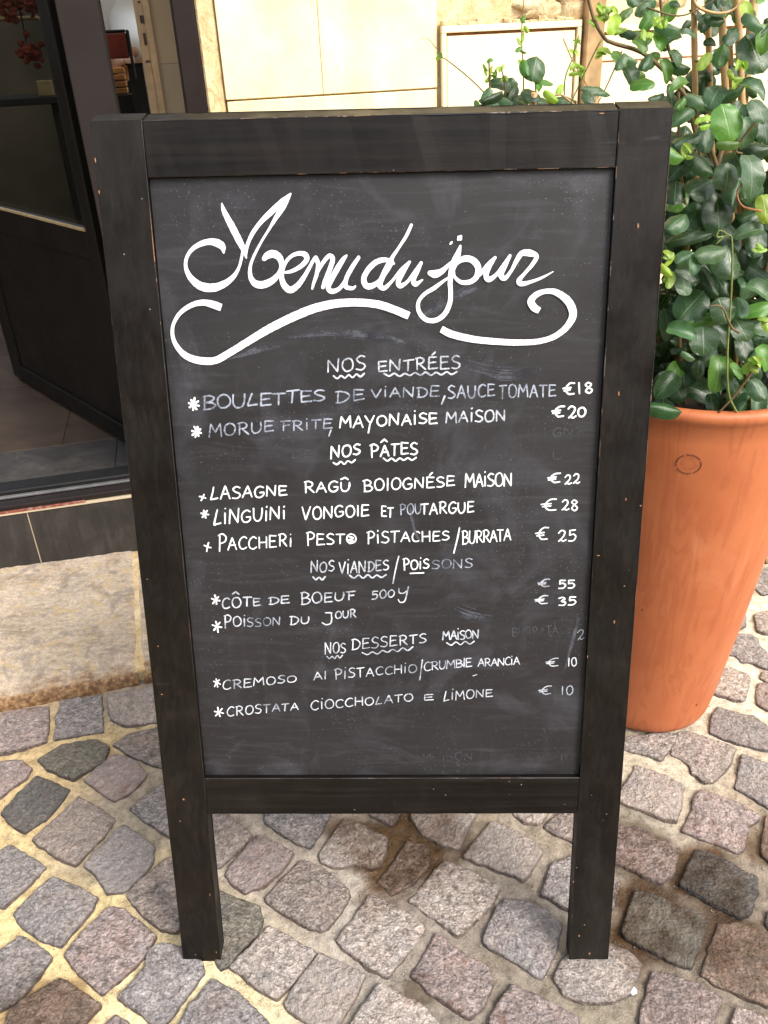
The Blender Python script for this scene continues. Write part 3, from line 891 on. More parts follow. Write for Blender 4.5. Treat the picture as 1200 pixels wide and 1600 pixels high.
# loose grit lying in the joints
bm = bmesh.new()
gk = 0
random.seed(99)
while gk < 700:
    x = random.uniform(-0.9, 0.8); y = random.uniform(-0.12, 0.75)
    if (np.array([x, y]) - SL_A) @ sn < 0.0: continue
    p = np.array([x, y]); near = False
    for c_, r_, poly_ in STONE_POLYS:
        if np.linalg.norm(p - c_) < r_ * 0.80: near = True; break
    if near: continue
    bmesh.ops.create_icosphere(bm, subdivisions=1, radius=random.uniform(0.0006, 0.0019) * (1.5 if random.random() < 0.06 else 1),
                               matrix=Matrix.Translation((x, y, -0.0012)) @ Matrix.Rotation(random.uniform(0, 3), 4, 'Z') @ Matrix.Diagonal((1, random.uniform(0.5, 1), 0.7, 1)))
    gk += 1
m_grit = mat_old_plaster('grit', (0.07, 0.055, 0.045), (0.26, 0.21, 0.16), (0.60, 0.54, 0.45))
grit = bm_obj('grit', bm, m_grit)
tag(grit, 'loose grit scattered in the joints between the cobbles', 'grit', kind='stuff')

# small white crumb on the mortar by the right foot
bm = bmesh.new()
bmesh.ops.create_icosphere(bm, subdivisions=1, radius=0.0062)
for v in bm.verts: v.co *= random.uniform(0.75, 1.2); v.co.z *= 0.5
crumb = bm_obj('white_pebble', bm, m_white_crumb)
crumb.location = Vector(ground(989, 1549)) + Vector((0, 0, 0.002))
tag(crumb, 'tiny white chip lying on the mortar right of the sign foot', 'pebble')


# ------------------------------------------------------------------ kerb slabs in front of the step
def slab(u0, u1, parent):
    """stone with worn front arris, top about 3 cm above the cobbles"""
    nu, nn = max(3, int((u1 - u0) / 0.008)), 60
    V, ed = [], []
    base = np.array([*SL_A, 0.0])
    d3 = np.array([*sdir, 0.0]); n3 = np.array([*sn, 0.0])
    depth = 0.56
    prof = [(0.004, -0.03), (0.003, 0.004), (0.001, 0.013), (-0.001, 0.020), (-0.006, 0.0255), (-0.014, 0.029)]
    rows = prof + [(-0.014 - (depth - 0.014) * k / nn, 0.030) for k in range(1, nn + 1)]
    for r, (a, z) in enumerate(rows):
        for i in range(nu + 1):
            u = u0 + (u1 - u0) * i / nu
            q = base + d3 * u + n3 * a
            nz = noise.noise(Vector((u * 60, a * 60, z * 90))) * 0.0022 + noise.noise(Vector((u * 12, a * 12, 4))) * 0.0025
            e = min(i, nu - i)
            rd = -0.004 if e == 0 else 0.0
            q = q + n3 * nz * (1 if r < 6 else 0.3) + np.array([0, 0, nz * (1 if r > 2 else 0.2) + rd])
            q[2] = q[2] + (z if z > 0 else z)
            V.append(q)
            nzz = noise.noise(Vector((u * 30, a * 30, 2)))
            ed.append(1.0 if r <= 4 else (0.55 + nzz * 0.5 if r <= 6 else max(0.0, 0.5 + nzz * 1.2 - (r - 6) * 0.22)))
    Fc = [(r * (nu + 1) + i, (r * (nu + 1)) + i + 1, (r + 1) * (nu + 1) + i + 1, (r + 1) * (nu + 1) + i)
          for r in range(len(rows) - 1) for i in range(nu)]
    o = mesh_obj('kerb_slab', V, Fc, m_slab, parent, smooth=True)
    set_float(o.data, 'edge', [min(1, max(0, x)) for x in ed])
    return o


kerb = empty('kerb', (*SL_A, 0))
tag(kerb, 'worn ochre and grey stone kerb slab at the foot of the doorstep', kind='structure')
L_end = float((ground(214, 1042, 0.03)[:2] - SL_A) @ sdir)
for a, b in ((-1.25, -0.53), (-0.52, L_end), (L_end + 0.011, 1.05), (1.06, 1.9), (1.91, 2.8)):
    s_ = slab(a, b, None)
    s_.parent = kerb; s_.matrix_parent_inverse = Matrix.Translation(kerb.location).inverted()
# mortar in the slab joint
def KF(u, n, h):
    return np.array([*SL_A, 0.0]) + np.array([*sdir, 0.0]) * u + np.array([*sn, 0.0]) * n + np.array([0, 0, h])
j_ = box('joint_mortar', KF, (L_end - 0.006, -0.55, -0.02), (L_end + 0.017, -0.012, 0.0265), m_reveal)
j_.parent = kerb; j_.matrix_parent_inverse = Matrix.Translation(kerb.location).inverted()

# ------------------------------------------------------------------ the house front
house = empty('house', F(0.5, 0, 0))
tag(house, 'cream stone house front with black framed cafe entrance', 'house')
house['kind'] = 'structure'


def hp(o):
    o.parent = house
    o.matrix_parent_inverse = Matrix.Translation(house.location).inverted()
    return o


# dark tiled riser of the doorstep
for a, b in ((-1.87, -1.262), (-1.26, -0.661), (-0.659, -0.0595), (-0.0565, 0.5405)):
    hp(box('step_tile', F, (a, -0.02, -0.05), (b, 0.0, 0.158), m_tile, bevel=0.001))
hp(box('tile_grout', F, (-1.87, -0.03, -0.05), (0.539, -0.0022, 0.156), m_beige))
hp(box('step_trim', F, (-1.87, -0.0215, 0.1585), (0.5405, 0.003, 0.1615), m_beige))
hp(box('red_line', F, (-1.87, -0.021, 0.162), (0.09, 0.0005, 0.1665), m_redline))
hp(box('step_nosing', F, (-1.87, -0.045, 0.1667), (0.5405, -0.006, 0.180), m_post, bevel=0.002))
hp(box('threshold_trim', F, (-1.87, -0.060, 0.1805), (0.5405, -0.0465, 0.1865), m_alu, bevel=0.001))
hp(box('threshold_rail', F, (-1.87, -0.125, 0.180), (0.5405, -0.062, 0.197), m_black2, bevel=0.003))
# floor tiles inside
FZ = 0.190
hp(box('floor_grout', F, (-2.6, -4.0, FZ - 0.04), (0.56, -0.126, FZ - 0.003), m_int))
rows = [(-0.345, -0.127, -0.02, 0.18)] + [(-0.348 - 0.6 * k - 0.597, -0.348 - 0.6 * k, 0.005 if k == 0 else 0.1 * k, 0.30) for k in range(6)]
for r, (n0, n1, sh, stp) in enumerate(rows):
    first = 0.165 if r == 0 else 0.0
    for k in range(-5, 2):
        u0 = (first + 0.6 * k) if r == 0 else (0.0 + sh + 0.6 * k)
        a, b = u0 + 0.0015, min(0.5, u0 + 0.5985)
        if a < 0.49:
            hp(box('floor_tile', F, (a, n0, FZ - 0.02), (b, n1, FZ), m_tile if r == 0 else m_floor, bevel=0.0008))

# stone blocks of the wall (joints recessed against a backing)
backing = hp(box('wall_backing', F, (0.60, -0.30, -0.1), (6.5, -0.010, 4.0), m_reveal))
WT = 1.084
courses = [(-0.08, 0.37), (0.37, 0.727), (0.727, WT), (WT, 1.52), (1.52, 1.93), (1.93, 2.36), (2.36, 2.8), (2.8, 3.2), (3.2, 3.6), (3.6, 4.0)]
for ci, (h0, h1) in enumerate(courses):
    u = 0.583
    cuts = {3: [0.583, 0.800, 1.068], 2: [0.583, 1.068]}.get(ci)
    us = [0.583]
    if ci in (2, 3):
        us = cuts + [1.47, 2.1, 2.8, 3.5, 4.3, 5.1, 5.9, 6.5]
    else:
        while us[-1] < 6.4: us.append(min(6.5, us[-1] + random.uniform(0.45, 0.8)))
    for a, b in zip(us[:-1], us[1:]):
        if ci in (2, 3) and a >= 1.06 and b <= 1.48:
            if ci == 3: hp(box('stone_block', F, (a + 0.35, -0.012, 1.245), (b, 0.0, h1 - 0.002), m_lime, bevel=0.002))
            continue
        g = 0.0006 if (a == 0.800 or b == 0.800) else 0.002
        hp(box('stone_block', F, (a + g, -0.012, h0 + 0.002), (b - g, random.uniform(-0.001, 0.001), h1 - 0.0015), m_lime, bevel=0.0015))
# reveal strip beside the frame; its yellowish lighting is painted as tan stone
hp(box('stone_reveal', F, (0.5425, -0.20, -0.08), (0.5815, -0.006, 4.0), m_reveal, bevel=0.004))
# left wall part and lintel
hp(box('wall_left', F, (-6.0, -0.30, -0.1), (-1.90, 0.0, 4.0), m_lime, bevel=0.003))
hp(box('lintel', F, (-1.90, -0.22, 2.45), (0.541, -0.002, 2.852), m_jamb, bevel=0.003))
hp(box('wall_above', F, (-1.90, -0.25, 2.855), (0.541, 0.0, 3.1), m_lime, bevel=0.003))

# niche cover (cream metal lid in frame) on the wall
lid = hp(empty('meter_cover', F(1.24, 0, 0.9)))
uL, hT = fuw(688, 41, 0.002)
uR, _ = fuw(906, 36, 0.002)
def lp(o):
    o.parent = lid
    o.matrix_parent_inverse = (Matrix.Translation(lid.location - house.location) @ Matrix.Translation(house.location)).inverted()
    return o
lid.parent = None; lid.matrix_parent_inverse = Matrix.Identity(4)
tag(lid, 'cream metal meter cover with rusty rim on the wall behind the sign', 'meter cover')
def lp(o):
    o.parent = lid; o.matrix_parent_inverse = Matrix.Translation(lid.location).inverted(); return o
bh = 0.55
for nm, a, b, m in (('frame_rail', (uL, 0.001, hT - 0.014), (uR, 0.016, hT), m_cream), ('frame_rail', (uL, 0.001, bh), (uR, 0.016, bh + 0.014), m_cream),
                    ('frame_stile', (uL, 0.001, bh + 0.0145), (uL + 0.010, 0.016, hT - 0.0145), m_cream),
                    ('frame_stile', (uR - 0.010, 0.001, bh + 0.0145), (uR, 0.016, hT - 0.0145), m_cream),
                    ('rust_seam', (uL + 0.0105, 0.000, hT - 0.0195), (uR - 0.0105, 0.005, hT - 0.0145), m_rustline),
                    ('rust_seam', (uL + 0.0105, 0.000, bh + 0.015), (uL + 0.0125, 0.005, hT - 0.020), m_rustline),
                    ('rust_seam', (uR - 0.014, 0.000, bh + 0.015), (uR - 0.0105, 0.005, hT - 0.020), m_rustline),
                    ('door_panel', (uL + 0.013, -0.010, bh + 0.015), (uR - 0.0145, 0.011, hT - 0.020), m_cream)):
    lp(box(nm, F, a, b, m, bevel=0.0012))
# rusty lip above it
bm = bmesh.new()
for k in range(16):
    a = uL + (uR - uL) * k / 16; b = uL + (uR - uL) * (k + 1) / 16
    add_box(bm, F, (a, -0.004, hT + 0.0005), (b + 0.0, 0.006 + random.uniform(0, 0.008), hT + 0.004 + random.uniform(0, 0.008)), 0.001)
lp(bm_obj('rusty_lip', bm, m_plasterbrk))

# crumbling plaster patch and timber post right of the cover
def patch(name, cpx, n, w2, h2, mat, amp=0.4, thick=0.03):
    u0, h0 = fuw(cpx[0], cpx[1], n)
    K = 26
    V = [F(u0, n + thick, h0)]
    for k in range(K):
        t = 2 * math.pi * k / K
        r = 1 + amp * noise.noise(Vector((math.cos(t) * 1.7 + u0 * 3, math.sin(t) * 1.7, 2.0)))
        V.append(F(u0 + math.cos(t) * w2 * r * 0.82, n + thick * 0.75, h0 + math.sin(t) * h2 * r * 0.82))
    for k in range(K):
        t = 2 * math.pi * k / K
        r = 1 + amp * noise.noise(Vector((math.cos(t) * 1.7 + u0 * 3, math.sin(t) * 1.7, 2.0)))
        V.append(F(u0 + math.cos(t) * w2 * r, n - 0.01, h0 + math.sin(t) * h2 * r))
    Fc = [(0, 1 + k, 1 + (k + 1) % K) for k in range(K)] + [(1 + k, 1 + K + k, 1 + K + (k + 1) % K, 1 + (k + 1) % K) for k in range(K)]
    return hp(mesh_obj(name, V, Fc, mat, smooth=True))


patch('plaster_patch', (850, 14), -0.004, 0.07, 0.032, m_plasterbrk, 0.7, 0.012)
patch('plaster_patch', (890, 6), -0.004, 0.035, 0.05, m_plasterbrk, 0.5, 0.016)
patch('plaster_patch', (1045, -6), -0.004, 0.08, 0.028, m_plasterbrk, 0.6, 0.010)
tl, _ = fuw(906, 90, 0.01); tr_, _ = fuw(935, 75, 0.01)
post = box('timber_post', F, (tl + 0.004, 0.001, -0.05), (tr_ + 0.004, 0.030, 2.1), m_timber, bevel=0.003)
tag(post, 'weathered brown timber post fixed to the wall right of the meter cover', 'post')
# second cream cover further right
lid2 = empty('meter_cover', F(1.8, 0, 0.9))
tag(lid2, 'cream metal meter cover behind the bamboo canes, right of the timber post', 'meter cover')
u2, h2_ = fuw(940, 40, 0.002); u3, _ = fuw(1320, 20, 0.002)
for nm, a, b, m in (('frame_rail', (u2, 0.001, h2_ - 0.014), (u3, 0.014, h2_), m_cream), ('rust_seam', (u2, 0.0, h2_ - 0.020), (u3, 0.005, h2_ - 0.0145), m_rustline),
                    ('door_panel', (u2, -0.010, 0.5), (u3, 0.010, h2_ - 0.0205), m_cream), ('plate_seam', (u2, 0.0105, h2_ - 0.075), (u3, 0.012, h2_ - 0.072), m_rustline)):
    o = box(nm, F, a, b, m, bevel=0.001)
    o.parent = lid2; o.matrix_parent_inverse = Matrix.Translation(lid2.location).inverted()

# ------------------------------------------------------------------ entrance frame
ent = empty('entrance_frame', F(0.3, 0, 0.18))
tag(ent, 'dark painted entrance frame with upright posts beside the open door', 'door frame')
def ep(o):
    o.parent = ent; o.matrix_parent_inverse = Matrix.Translation(ent.location).inverted(); return o
ep(box('frame_post', F, (0.266, -0.16, 0.198), (0.3475, 0.0, 2.44), m_post, bevel=0.002))
ep(box('frame_jamb', F, (0.4955, -0.16, 0.198), (0.5405, 0.0, 2.44), m_jamb, bevel=0.002))
ep(box('frame_bead', F, (0.3483, -0.11, 0.198), (0.3500, -0.10, 2.44), m_jamb))
# ------------------------------------------------------------------ open door leaf
hinge = np.array([0.232, -0.20]); free = np.array([-0.221, -1.028])
ld = (free - hinge) / np.linalg.norm(free - hinge); ll = np.linalg.norm(free - hinge)
ln = np.array([ld[1], -ld[0]])
if (F(ln[0], ln[1], 0) - F(0, 0, 0)) @ (CAM - F(0, -0.5, 1)) < 0: ln = -ln
TH = 0.042


def LF(a, t, h):
    """leaf frame: a along the leaf from the hinge, t through its thickness (0 = seen face), h up"""
    q = hinge + ld * a + ln * t
    return F(q[0], q[1], h)


def leafpt(px, py):
    n3 = F(ln[0], ln[1], 0) - F(0, 0, 0)
    q = hit(px, py, LF(0, 0, 0), n3 / np.linalg.norm(n3))
    r = q - LF(0, 0, 0)
    d3 = F(ld[0], ld[1], 0) - F(0, 0, 0)
    return float(r @ d3 / (d3 @ d3)), float(r @ -VD)


aR, hR = leafpt(131, 357)
aL, hL = leafpt(0, 312)
door = empty('door', LF(0.4, -0.02, 0.2))
tag(door, 'black glazed entrance door leaf swung open into the cafe', 'door')
def dp(o):
    o.parent = door; o.matrix_parent_inverse = Matrix.Translation(door.location).inverted(); return o
hb = 0.202
hg = hR - 0.004
dp(box('door_stile', LF, (0.0, -TH, hb), (0.055, 0.0, 2.40), m_black, bevel=0.004, seg=2))
dp(box('door_stile', LF, (ll - 0.09, -TH, hb), (ll, 0.0, 2.40), m_black, bevel=0.004, seg=2))
dp(box('bottom_rail', LF, (0.056, -TH, hb), (ll - 0.091, 0.0, hb + 0.055), m_black, bevel=0.003, seg=2))
dp(box('lock_rail', LF, (0.056, -TH, hg - 0.075), (ll - 0.091, 0.0, hg - 0.004), m_black, bevel=0.003, seg=2))
dp(box('lower_panel', LF, (0.056, -TH + 0.008, hb + 0.0555), (ll - 0.091, -0.006, hg - 0.0755), m_black, bevel=0.002))
dp(box('top_rail', LF, (0.056, -TH, 2.28), (ll - 0.091, 0.0, 2.40), m_black, bevel=0.003, seg=2))
dp(box('glazing_bead', LF, (0.058, -0.006, hg - 0.0035), (ll - 0.092, 0.003, hg + 0.004), m_brass, bevel=0.001))
dp(box('glazing_bead', LF, (0.0565, -0.012, hg + 0.0045), (0.062, -0.002, 2.275), m_jamb, bevel=0.001))
dp(box('glass_pane', LF, (0.063, -0.026, hg + 0.0045), (ll - 0.092, -0.020, 2.278), m_glass))
# scuff line along the foot of the leaf
sx0, sh0 = leafpt(196, 697)
dp(box('kick_strip', LF, (0.02, 0.0002, hb + 0.052), (ll - 0.10, 0.0022, hb + 0.0545), m_post))

# ------------------------------------------------------------------ cafe interior
room = empty('cafe_room', F(0, -2, FZ))
tag(room, 'dim cafe interior seen through the entrance', kind='structure')
def rp(o):
    o.parent = room; o.matrix_parent_inverse = Matrix.Translation(room.location).inverted(); return o
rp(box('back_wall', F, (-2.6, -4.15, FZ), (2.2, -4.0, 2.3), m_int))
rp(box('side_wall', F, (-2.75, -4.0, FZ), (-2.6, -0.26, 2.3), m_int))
# beige side wall with darker dado, right of the opening
u_b = 0.500
_, hd = fuw(286, 98, -0.40)
ub0, _ = fuw(243, 90, -0.40)
rp(box('beige_wall', F, (ub0, -0.44, hd), (0.62, -0.40, 2.9), m_beige))
rp(box('dado', F, (ub0, -0.44, FZ + 0.001), (0.62, -0.398, hd - 0.001), m_dado))
# inner pale wooden door post with lock plates
NJ = -0.36
ul, _ = fuw(207, 0, NJ); ur, _ = fuw(229, 0, NJ); ul2, _ = fuw(236, 177, NJ); ur2, _ = fuw(256, 177, NJ)
u0, u1 = (ul + ul2) / 2, (ur + ur2) / 2
jb = empty('inner_door_post', F((u0 + u1) / 2, NJ, FZ))
tag(jb, 'pale wooden inner door post with dark lock plates inside the cafe', 'door post')
def jp(o):
    o.parent = jb; o.matrix_parent_inverse = Matrix.Translation(jb.location).inverted(); return o
jp(box('post', F, (u0, NJ - 0.05, FZ), (u1 - 0.012, NJ, 2.5), m_palewood, bevel=0.002))
jp(box('stop_bead', F, (u1 - 0.0115, NJ - 0.05, FZ), (u1 + 0.004, NJ + 0.012, 2.5), m_palewood, bevel=0.002))
for (px, py, hh, ww_) in ((222, 30, 0.016, 0.010), (226.5, 61, 0.026, 0.006), (231, 96, 0.004, 0.012), (217, 3, 0.004, 0.006)):
    u, h = fuw(px, py, NJ + 0.002)
    jp(box('lock_plate', F, (u - ww_ / 2, NJ + 0.0005, h - hh / 2), (u + ww_ / 2, NJ + 0.003, h + hh / 2), m_metalplate, bevel=0.0005))
# far wood door / panel, left of the post
ua, ha = fuw(190, 0, -3.2); ub, _ = fuw(236, 177, -3.2)
fd = empty('wooden_cupboard', F(ua, -3.3, FZ))
tag(fd, 'reddish wooden cupboard at the back of the cafe', 'cupboard')
for nm, a, b, m in (('cupboard_door', (ua - 0.02, -3.35, 1.02), (ua + 0.075, -3.30, 2.3), m_orange), ('cupboard_side', (ua + 0.076, -3.40, FZ), (ua + 0.14, -3.31, 2.3), m_palewood),
                    ('cupboard_shelf', (ua - 0.30, -3.40, 1.33), (ua + 0.072, -3.25, 1.36), m_darkred)):
    o = box(nm, F, a, b, m, bevel=0.003); o.parent = fd; o.matrix_parent_inverse = Matrix.Translation(fd.location).inverted()


def at(px, py, n):
    return Vector([float(c) for c in facade(px, py, n)])


# chair with a dark red leather back
NC = -1.0
ch = empty('chair', F(fuw(180, 90, NC)[0], NC - 0.2, FZ))
tag(ch, 'dark red leather backed chair in front of the person in the cafe', 'chair')
def cp(o):
    o.parent = ch; o.matrix_parent_inverse = Matrix.Translation(ch.location).inverted(); return o
c0, ct = fuw(158, 48, NC); c1, _ = fuw(200, 48, NC); _, cb = fuw(180, 92, NC)
cp(box('backrest', F, (c0 - 0.05, NC - 0.03, cb), (c1 - 0.008, NC, ct - 0.006), m_redlea, bevel=0.006, seg=2))
cp(box('back_frame', F, (c1 - 0.0075, NC - 0.034, cb - 0.06), (c1 + 0.002, NC + 0.003, ct), m_black2, bevel=0.003))
cp(box('top_rail', F, (c0 - 0.05, NC - 0.034, ct - 0.0055), (c1 - 0.008, NC + 0.003, ct + 0.001), m_black2, bevel=0.002))
cp(box('seat', F, (c0 - 0.10, NC - 0.22, 0.86), (c1, NC - 0.035, 0.90), m_redlea, bevel=0.01, seg=2))
for uu in (c0 - 0.08, c1 - 0.02):
    for nn_ in (NC - 0.21, NC - 0.06):
        cp(box('leg', F, (uu, nn_, FZ), (uu + 0.02, nn_ + 0.02, 0.859), m_black2))
cp(box('leg_brace', F, (c0 - 0.08, NC - 0.06, 0.45), (c1, NC - 0.045, 0.47), m_black2))

# stack of orange wooden boards and a dark counter
NK = -1.28
k0, kt = fuw(174, 104, NK); k1, kb = fuw(200, 146, NK)
for k in range(4):
    hh = kb + (kt - kb) * k / 4
    o = box('serving_board', F, (k0 - 0.02, NK - 0.10, hh), (k1, NK, hh + (kt - kb) / 4 - 0.004), m_orange, bevel=0.002)
    tag(o, ['lowest orange wooden board in the stack behind the counter', 'second orange wooden board from the bottom of the stack', 'third orange wooden board from the bottom of the stack', 'topmost orange wooden board in the stack behind the counter'][k], 'board', 'orange boards stacked in the cafe')
ku0, kh = fuw(196, 101, -1.15); ku1, _ = fuw(222, 101, -1.15)
cnt_ = empty('counter', F(ku0, -1.7, FZ))
tag(cnt_, 'black counter with pale edge trim inside the cafe', 'counter')
for nm, a, b, m in (('counter_body', (ku0 + 0.005, -1.27, FZ), (ku1, -1.15, kh - 0.004), m_black2), ('counter_top', (ku0, -1.272, kh - 0.0035), (ku1 + 0.002, -1.147, kh + 0.003), m_jamb),
                    ('edge_trim', (ku1 + 0.0005, -1.27, FZ), (ku1 + 0.003, -1.149, kh - 0.004), m_alu),
                    ('counter_foot', (k0 - 0.05, -1.40, FZ), (ku0 + 0.0045, -1.20, kb - 0.002), m_black2)):
    o = box(nm, F, a, b, m, bevel=0.0008); o.parent = cnt_; o.matrix_parent_inverse = Matrix.Translation(cnt_.location).inverted()

# things glimpsed through the door glass
NT = -2.2
t0, th = fuw(58, 152, NT); t1, _ = fuw(86, 152, NT)
tb = empty('cafe_table', F(t0, NT - 0.3, FZ))
tag(tb, 'dark cafe table glimpsed through the door glass', 'table')
for nm, a, b, m in (('table_top', (t0 - 0.5, NT - 0.6, th - 0.03), (t1 + 0.02, NT, th), m_black2), ('leg', (t0 - 0.45, NT - 0.1, FZ), (t0 - 0.41, NT - 0.06, th - 0.031), m_black2),
                    ('leg', (t1 - 0.03, NT - 0.1, FZ), (t1, NT - 0.06, th - 0.031), m_black2), ('leg', (t0 - 0.45, NT - 0.58, FZ), (t0 - 0.41, NT - 0.54, th - 0.031), m_black2),
                    ('leg', (t1 - 0.03, NT - 0.58, FZ), (t1, NT - 0.54, th - 0.031), m_black2)):
    o = box(nm, F, a, b, m, bevel=0.003); o.parent = tb; o.matrix_parent_inverse = Matrix.Translation(tb.location).inverted()
o = box('napkin_box', F, (t0 + 0.005, NT - 0.10, th + 0.001), (t1 - 0.008, NT - 0.03, th + 0.062), m_wicker, bevel=0.003)
tag(o, 'small pale wooden box standing on the table behind the door glass', 'box')
s0, shh = fuw(-30, 30, -1.8); s1, _ = fuw(58, 30, -1.8)
shf = box('wall_shelf', F, (s0 - 0.6, -1.95, shh - 0.005), (s1, -1.8, shh + 0.005), m_brass, bevel=0.002)
tag(shf, 'thin gilt edged shelf glimpsed high through the door glass', 'shelf')


def reflection_blob(px, py, n, r, label):  # added solid lumps standing in for reddish reflections in the glass
    """red reflection of the door glass, modelled as lumps on an added line"""
    c = at(px, py, n)
    root = empty('red_reflection', c)
    tag(root, label, 'reflection_blob', 'red door glass reflections modelled as solid blobs')
    bm = bmesh.new()
    for k in range(46):
        d = Vector((random.gauss(0, 1), random.gauss(0, 1), random.gauss(0, 1))).normalized()
        q = d * r * random.uniform(0.25, 1.0)
        bmesh.ops.create_icosphere(bm, subdivisions=1, radius=r * random.uniform(0.16, 0.30),
                                   matrix=Matrix.Translation(q) @ Matrix.Diagonal((1, 0.8, random.uniform(0.5, 1), 1)))
    o = bm_obj('reflection_lumps', bm, m_darkred, root)
    bm = bmesh.new(); tube(bm, [Vector((0, 0, r * 0.5)), Vector((0, 0, 1.1))], 0.0025)  # added only to hang the blob
    bm_obj('blob_cord', bm, m_black2, root)


reflection_blob(44, 80, -1.45, 0.058, 'largest dark red reflection in the door glass, modelled as a blob')
reflection_blob(12, 8, -1.45, 0.055, 'dark red reflection blob cut by the top left corner of the picture')
reflection_blob(48, 8, -1.55, 0.038, 'small dark red reflection blob just above the gilt shelf edge')

# ------------------------------------------------------------------ person in the cafe (white shirt, stooping by the chair)
def skin_body(name, pts, edges, rads, mat, parent, root=0, sub=2):
    me = bpy.data.meshes.new(name)
    me.from_pydata([tuple(p) for p in pts], edges, [])
    o = bpy.data.objects.new(name, me); C.objects.link(o)
    md = o.modifiers.new('skin', 'SKIN')
    for i, r in enumerate(rads):
        sv = me.skin_vertices[0].data[i]
        sv.radius = (r, r) if not isinstance(r, tuple) else r
        sv.use_root = (i == root)
    md.use_smooth_shade = True
    s2 = o.modifiers.new('sub', 'SUBSURF'); s2.levels = sub; s2.render_levels = sub
    me.materials.append(mat)
    if parent: o.parent = parent
    return o


NPn = -1.55
pu, _ = fuw(170, 40, NPn)
person = empty('person', F(pu, NPn, FZ))
tag(person, 'person in a white shirt bending forward inside the cafe', 'person')
def PL(u, n, h):
    return Vector([float(c) for c in (E_ * u + N_ * n - VD * h)])
# body: hips, spine, neck, head, legs, arms (local to the feet)
PB = [PL(-0.02, -0.10, 0.90), PL(-0.01, -0.04, 1.12), PL(0.0, 0.02, 1.34), PL(0.0, 0.05, 1.45), PL(0.0, 0.06, 1.53), PL(0.0, 0.07, 1.66), PL(0.0, 0.06, 1.74),
      PL(-0.11, -0.10, 0.86), PL(-0.12, -0.03, 0.48), PL(-0.12, -0.08, 0.09), PL(-0.12, 0.07, 0.04),
      PL(0.08, -0.10, 0.86), PL(0.09, -0.03, 0.48), PL(0.09, -0.08, 0.09), PL(0.09, 0.07, 0.04),
      PL(-0.13, 0.04, 1.38), PL(-0.14, 0.12, 1.13), PL(-0.06, 0.32, 1.05),
      PL(0.13, 0.06, 1.40), at(196, 30, NPn) - person.location]
wr = at(210, 86, NPn + 0.16) - person.location
PB += [Vector(wr)]
PE = [(0, 1), (1, 2), (2, 3), (3, 4), (4, 5), (5, 6), (0, 7), (7, 8), (8, 9), (9, 10), (0, 11), (11, 12), (12, 13), (13, 14), (2, 15), (15, 16), (16, 17), (2, 18), (18, 19), (19, 20)]
PR = [(0.15, 0.11), (0.14, 0.10), (0.15, 0.11), 0.055, 0.058, 0.092, 0.075, 0.09, 0.06, 0.042, 0.035, 0.09, 0.06, 0.042, 0.035, 0.058, 0.042, 0.028, 0.058, 0.042, 0.026]
skin_body('body', PB, PE, PR, m_skin, person)
SB = [0, 1, 2, 15, 16, 18, 19]
sh_pts = [PB[i] for i in SB] + [PB[16].lerp(PB[17], 0.75), PB[19].lerp(PB[20], 0.97), PB[2].lerp(PB[3], 0.45)]
skin_body('shirt', sh_pts, [(0, 1), (1, 2), (2, 3), (3, 4), (2, 5), (5, 6), (4, 7), (6, 8), (2, 9)],
          [(0.15, 0.11), (0.145, 0.105), (0.15, 0.11), 0.070, 0.055, 0.088, 0.078, 0.048, 0.052, 0.075], m_cloth, person)
tr_pts = [PB[i] for i in (0, 7, 8, 9, 11, 12, 13)]
skin_body('trousers', tr_pts, [(0, 1), (1, 2), (2, 3), (0, 4), (4, 5), (5, 6)], [(0.165, 0.125), 0.105, 0.078, 0.06, 0.105, 0.078, 0.06], m_navy, person)
skin_body('hair', [PB[5] + PL(0, -0.02, 0.03), PB[6] + PL(0, -0.015, 0.015)], [(0, 1)], [0.10, 0.088], m_hair, person)
for wrist, elbow in ((PB[20], PB[19]), (PB[17], PB[16])):
    d = (wrist - elbow).normalized()
    if wrist is PB[20]: d = (PL(-0.8, 0.35, -0.25)).normalized()
    side = d.cross(Vector((0, -1, 0.2))).normalized()
    nrm = d.cross(side)
    hv = [wrist, wrist + d * 0.045, wrist + d * 0.085]
    he = [(0, 1), (1, 2)]
    hr = [0.026, (0.036, 0.018), (0.036, 0.016)]
    for k, (off, L) in enumerate(((-0.030, 0.055), (-0.010, 0.068), (0.011, 0.064), (0.030, 0.048))):
        i0 = len(hv)
        hv += [wrist + d * 0.092 + side * off, wrist + d * (0.092 + L * 0.5) + side * off * 1.1 + nrm * 0.012, wrist + d * (0.092 + L * 0.8) + side * off * 1.1 + nrm * 0.032]
        he += [(2, i0), (i0, i0 + 1), (i0 + 1, i0 + 2)]; hr += [0.0095, 0.009, 0.008]
    i0 = len(hv)
    hv += [wrist + d * 0.04 + side * -0.042 + nrm * 0.01, wrist + d * 0.075 + side * -0.058 + nrm * 0.028]
    he += [(1, i0), (i0, i0 + 1)]; hr += [0.012, 0.010]
    skin_body('hand', hv, he, hr, m_skin, person, sub=1)

# ------------------------------------------------------------------ house across the street (behind the camera, only mirrored)
opp = empty('opposite_house', (0, -7.0, 0))
tag(opp, 'plain rendered house across the street behind the viewer', 'house')
opp['kind'] = 'structure'
def O3(x, y, z): return np.array([x, y, z])
def op(o):
    o.parent = opp; o.matrix_parent_inverse = Matrix.Translation(opp.location).inverted(); return o
op(box('wall', O3, (-14, -7.4, -0.1), (14, -7.0, 3.6), m_opp))
for k in range(8):
    x = -12 + k * 3.2
    op(box('window', O3, (x, -6.998, 1.0), (x + 1.1, -6.95, 2.6), m_shutter, bevel=0.01))

# ------------------------------------------------------------------ A-board
board = empty('menu_board', (0, 0, 0))
tag(board, 'black wooden A-frame menu board chalked with the menu du jour', 'menu board')
cl, sl = math.cos(LEAN), math.sin(LEAN)


